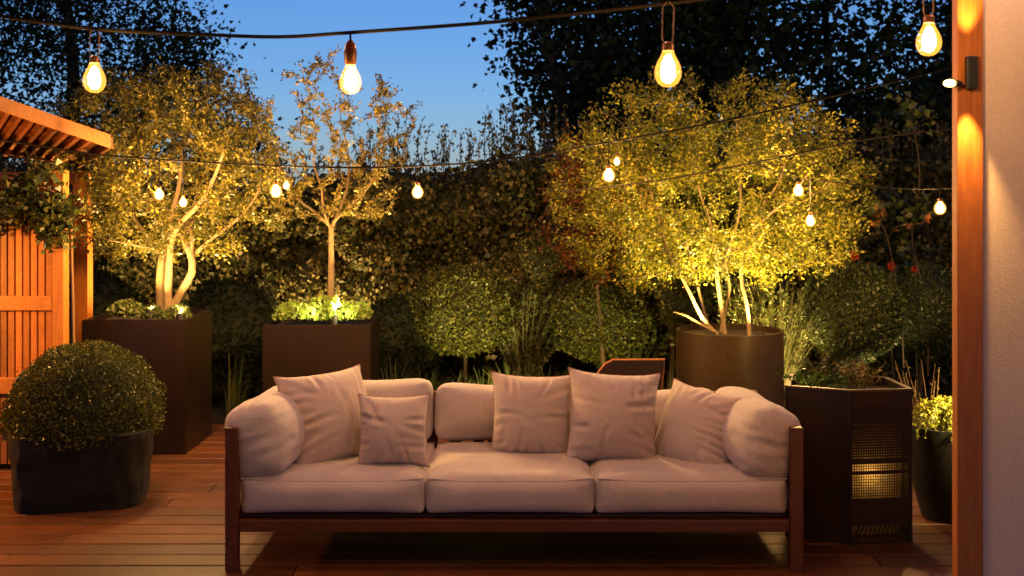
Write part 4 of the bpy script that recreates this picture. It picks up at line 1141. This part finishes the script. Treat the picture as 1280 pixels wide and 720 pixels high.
spot('spotlight added behind the first box planter to brighten the tree crown', (-2.15, 7.35, .05), P(200, 180, 6.85), 1300, 70, (1, .64, .17))  # added fill, lifts the multi-stem crown from behind
spot('spotlight added behind the round planter to brighten the tree crown', (1.75, 7.6, .05), P(930, 190, 7.1), 2000, 75, (1, .70, .18))  # added fill, lifts the spreading crown from behind
spot('spotlight in the bed washing the ivy hedge beside the slim tree', (-1.15, 8.12, .05), P(430, 290, 8.7), 340, 100, (1, .66, .26))
spot('spotlight in the bed washing the ivy hedge behind the lit ball shrub', (-.15, 8.15, .05), P(600, 250, 8.7), 70, 100, (1, .62, .26))
spot('spotlight in the bed washing the ivy hedge behind the first box planter', (-2.6, 7.7, .05), P(250, 290, 8.7), 170, 100, (1, .66, .26))
spot('spotlight added in the bed to brighten the red flowers and dim ball shrubs', (P(1095, 0, 7.0).x, 7.0, .05), P(1090, 345, 7.75), 45, 60, (1, .72, .3))  # added so the flowers stand out brighter
# sconce beams
for s in (-1, 1):
    lo = spot('', (P(1208, 0, YP).x, YP - .034, P(0, 92, YP).z + s * .055), (P(1203, 0, YP).x, YP - .03, P(0, 92, YP).z + s * 1.5), 44 if s < 0 else 34, 60, (1, .56, .17), .008, .9, False); lo.parent = sn; lo.matrix_parent_inverse = Matrix.Translation(-sn.location)
# lamp under the canopy that washes the fence
ld = bpy.data.lights.new('canopy_light', 'POINT'); ld.energy = 135; ld.color = (1, .39, .06); ld.shadow_soft_size = .05
lo = bpy.data.objects.new('canopy_light', ld); COL.objects.link(lo); lo.location = (-3.5, 5.3, 1.15)
# lamp in the hexagonal planter and over the trailing plant
ld = bpy.data.lights.new('planter_light', 'POINT'); ld.energy = .42; ld.color = (1, .66, .22); ld.shadow_soft_size = .015
lo = bpy.data.objects.new('planter_light', ld); COL.objects.link(lo); lo.location = lp
spot('small spotlight beside the trailing yellow plant', (pc.x + .06, pc.y - .30, .62), (pc.x - .02, pc.y + .05, .45), 22, 120, (1, .78, .25))

# ================================================================= SKY, SUN, CAMERA
w = bpy.data.worlds.new('World'); sc.world = w; w.use_nodes = True
nt = w.node_tree; bg = nt.nodes['Background']
sky = nt.nodes.new('ShaderNodeTexSky'); sky.sky_type = 'NISHITA'; sky.sun_disc = False
SUN_EL, SUN_ROT = 8, 180
sky.sun_elevation = R(SUN_EL); sky.sun_rotation = R(SUN_ROT); sky.air_density = 1.0; sky.dust_density = .3; sky.ozone_density = 5.5
tn = nt.nodes.new('ShaderNodeMix'); tn.data_type = 'RGBA'; tn.blend_type = 'MULTIPLY'; tn.inputs[0].default_value = 1
nt.links.new(sky.outputs[0], tn.inputs[6]); tn.inputs[7].default_value = (1.15, .92, 1.04, 1)
nt.links.new(tn.outputs[2], bg.inputs['Color']); bg.inputs['Strength'].default_value = .15
ld = bpy.data.lights.new('sun', 'SUN'); ld.energy = .06; ld.angle = R(40); ld.color = (1, .62, .55)
lo = bpy.data.objects.new('sun', ld); COL.objects.link(lo); lo.rotation_euler = (R(80), 0, R(-8))

cd = bpy.data.cameras.new('camera'); cam = bpy.data.objects.new('camera', cd); COL.objects.link(cam); sc.camera = cam
cam.location = (0, 0, CAMZ); cam.rotation_euler = (R(90), 0, 0)
cd.sensor_width = 36; cd.lens = FPX / 1280 * 36; cd.shift_y = -(360 - HY) / 1280; cd.clip_end = 500; cd.clip_start = .05
cd.dof.use_dof = True; cd.dof.focus_distance = 4.7; cd.dof.aperture_fstop = 5.0
sc.view_settings.view_transform = 'Standard'; sc.view_settings.look = 'None'; sc.view_settings.exposure = 0; sc.view_settings.gamma = 1
sc.cycles.use_denoising = True
sc.cycles.max_bounces = 6; sc.cycles.transparent_max_bounces = 12; sc.cycles.sample_clamp_indirect = 4
sc.cycles.caustics_reflective = False; sc.cycles.caustics_refractive = False
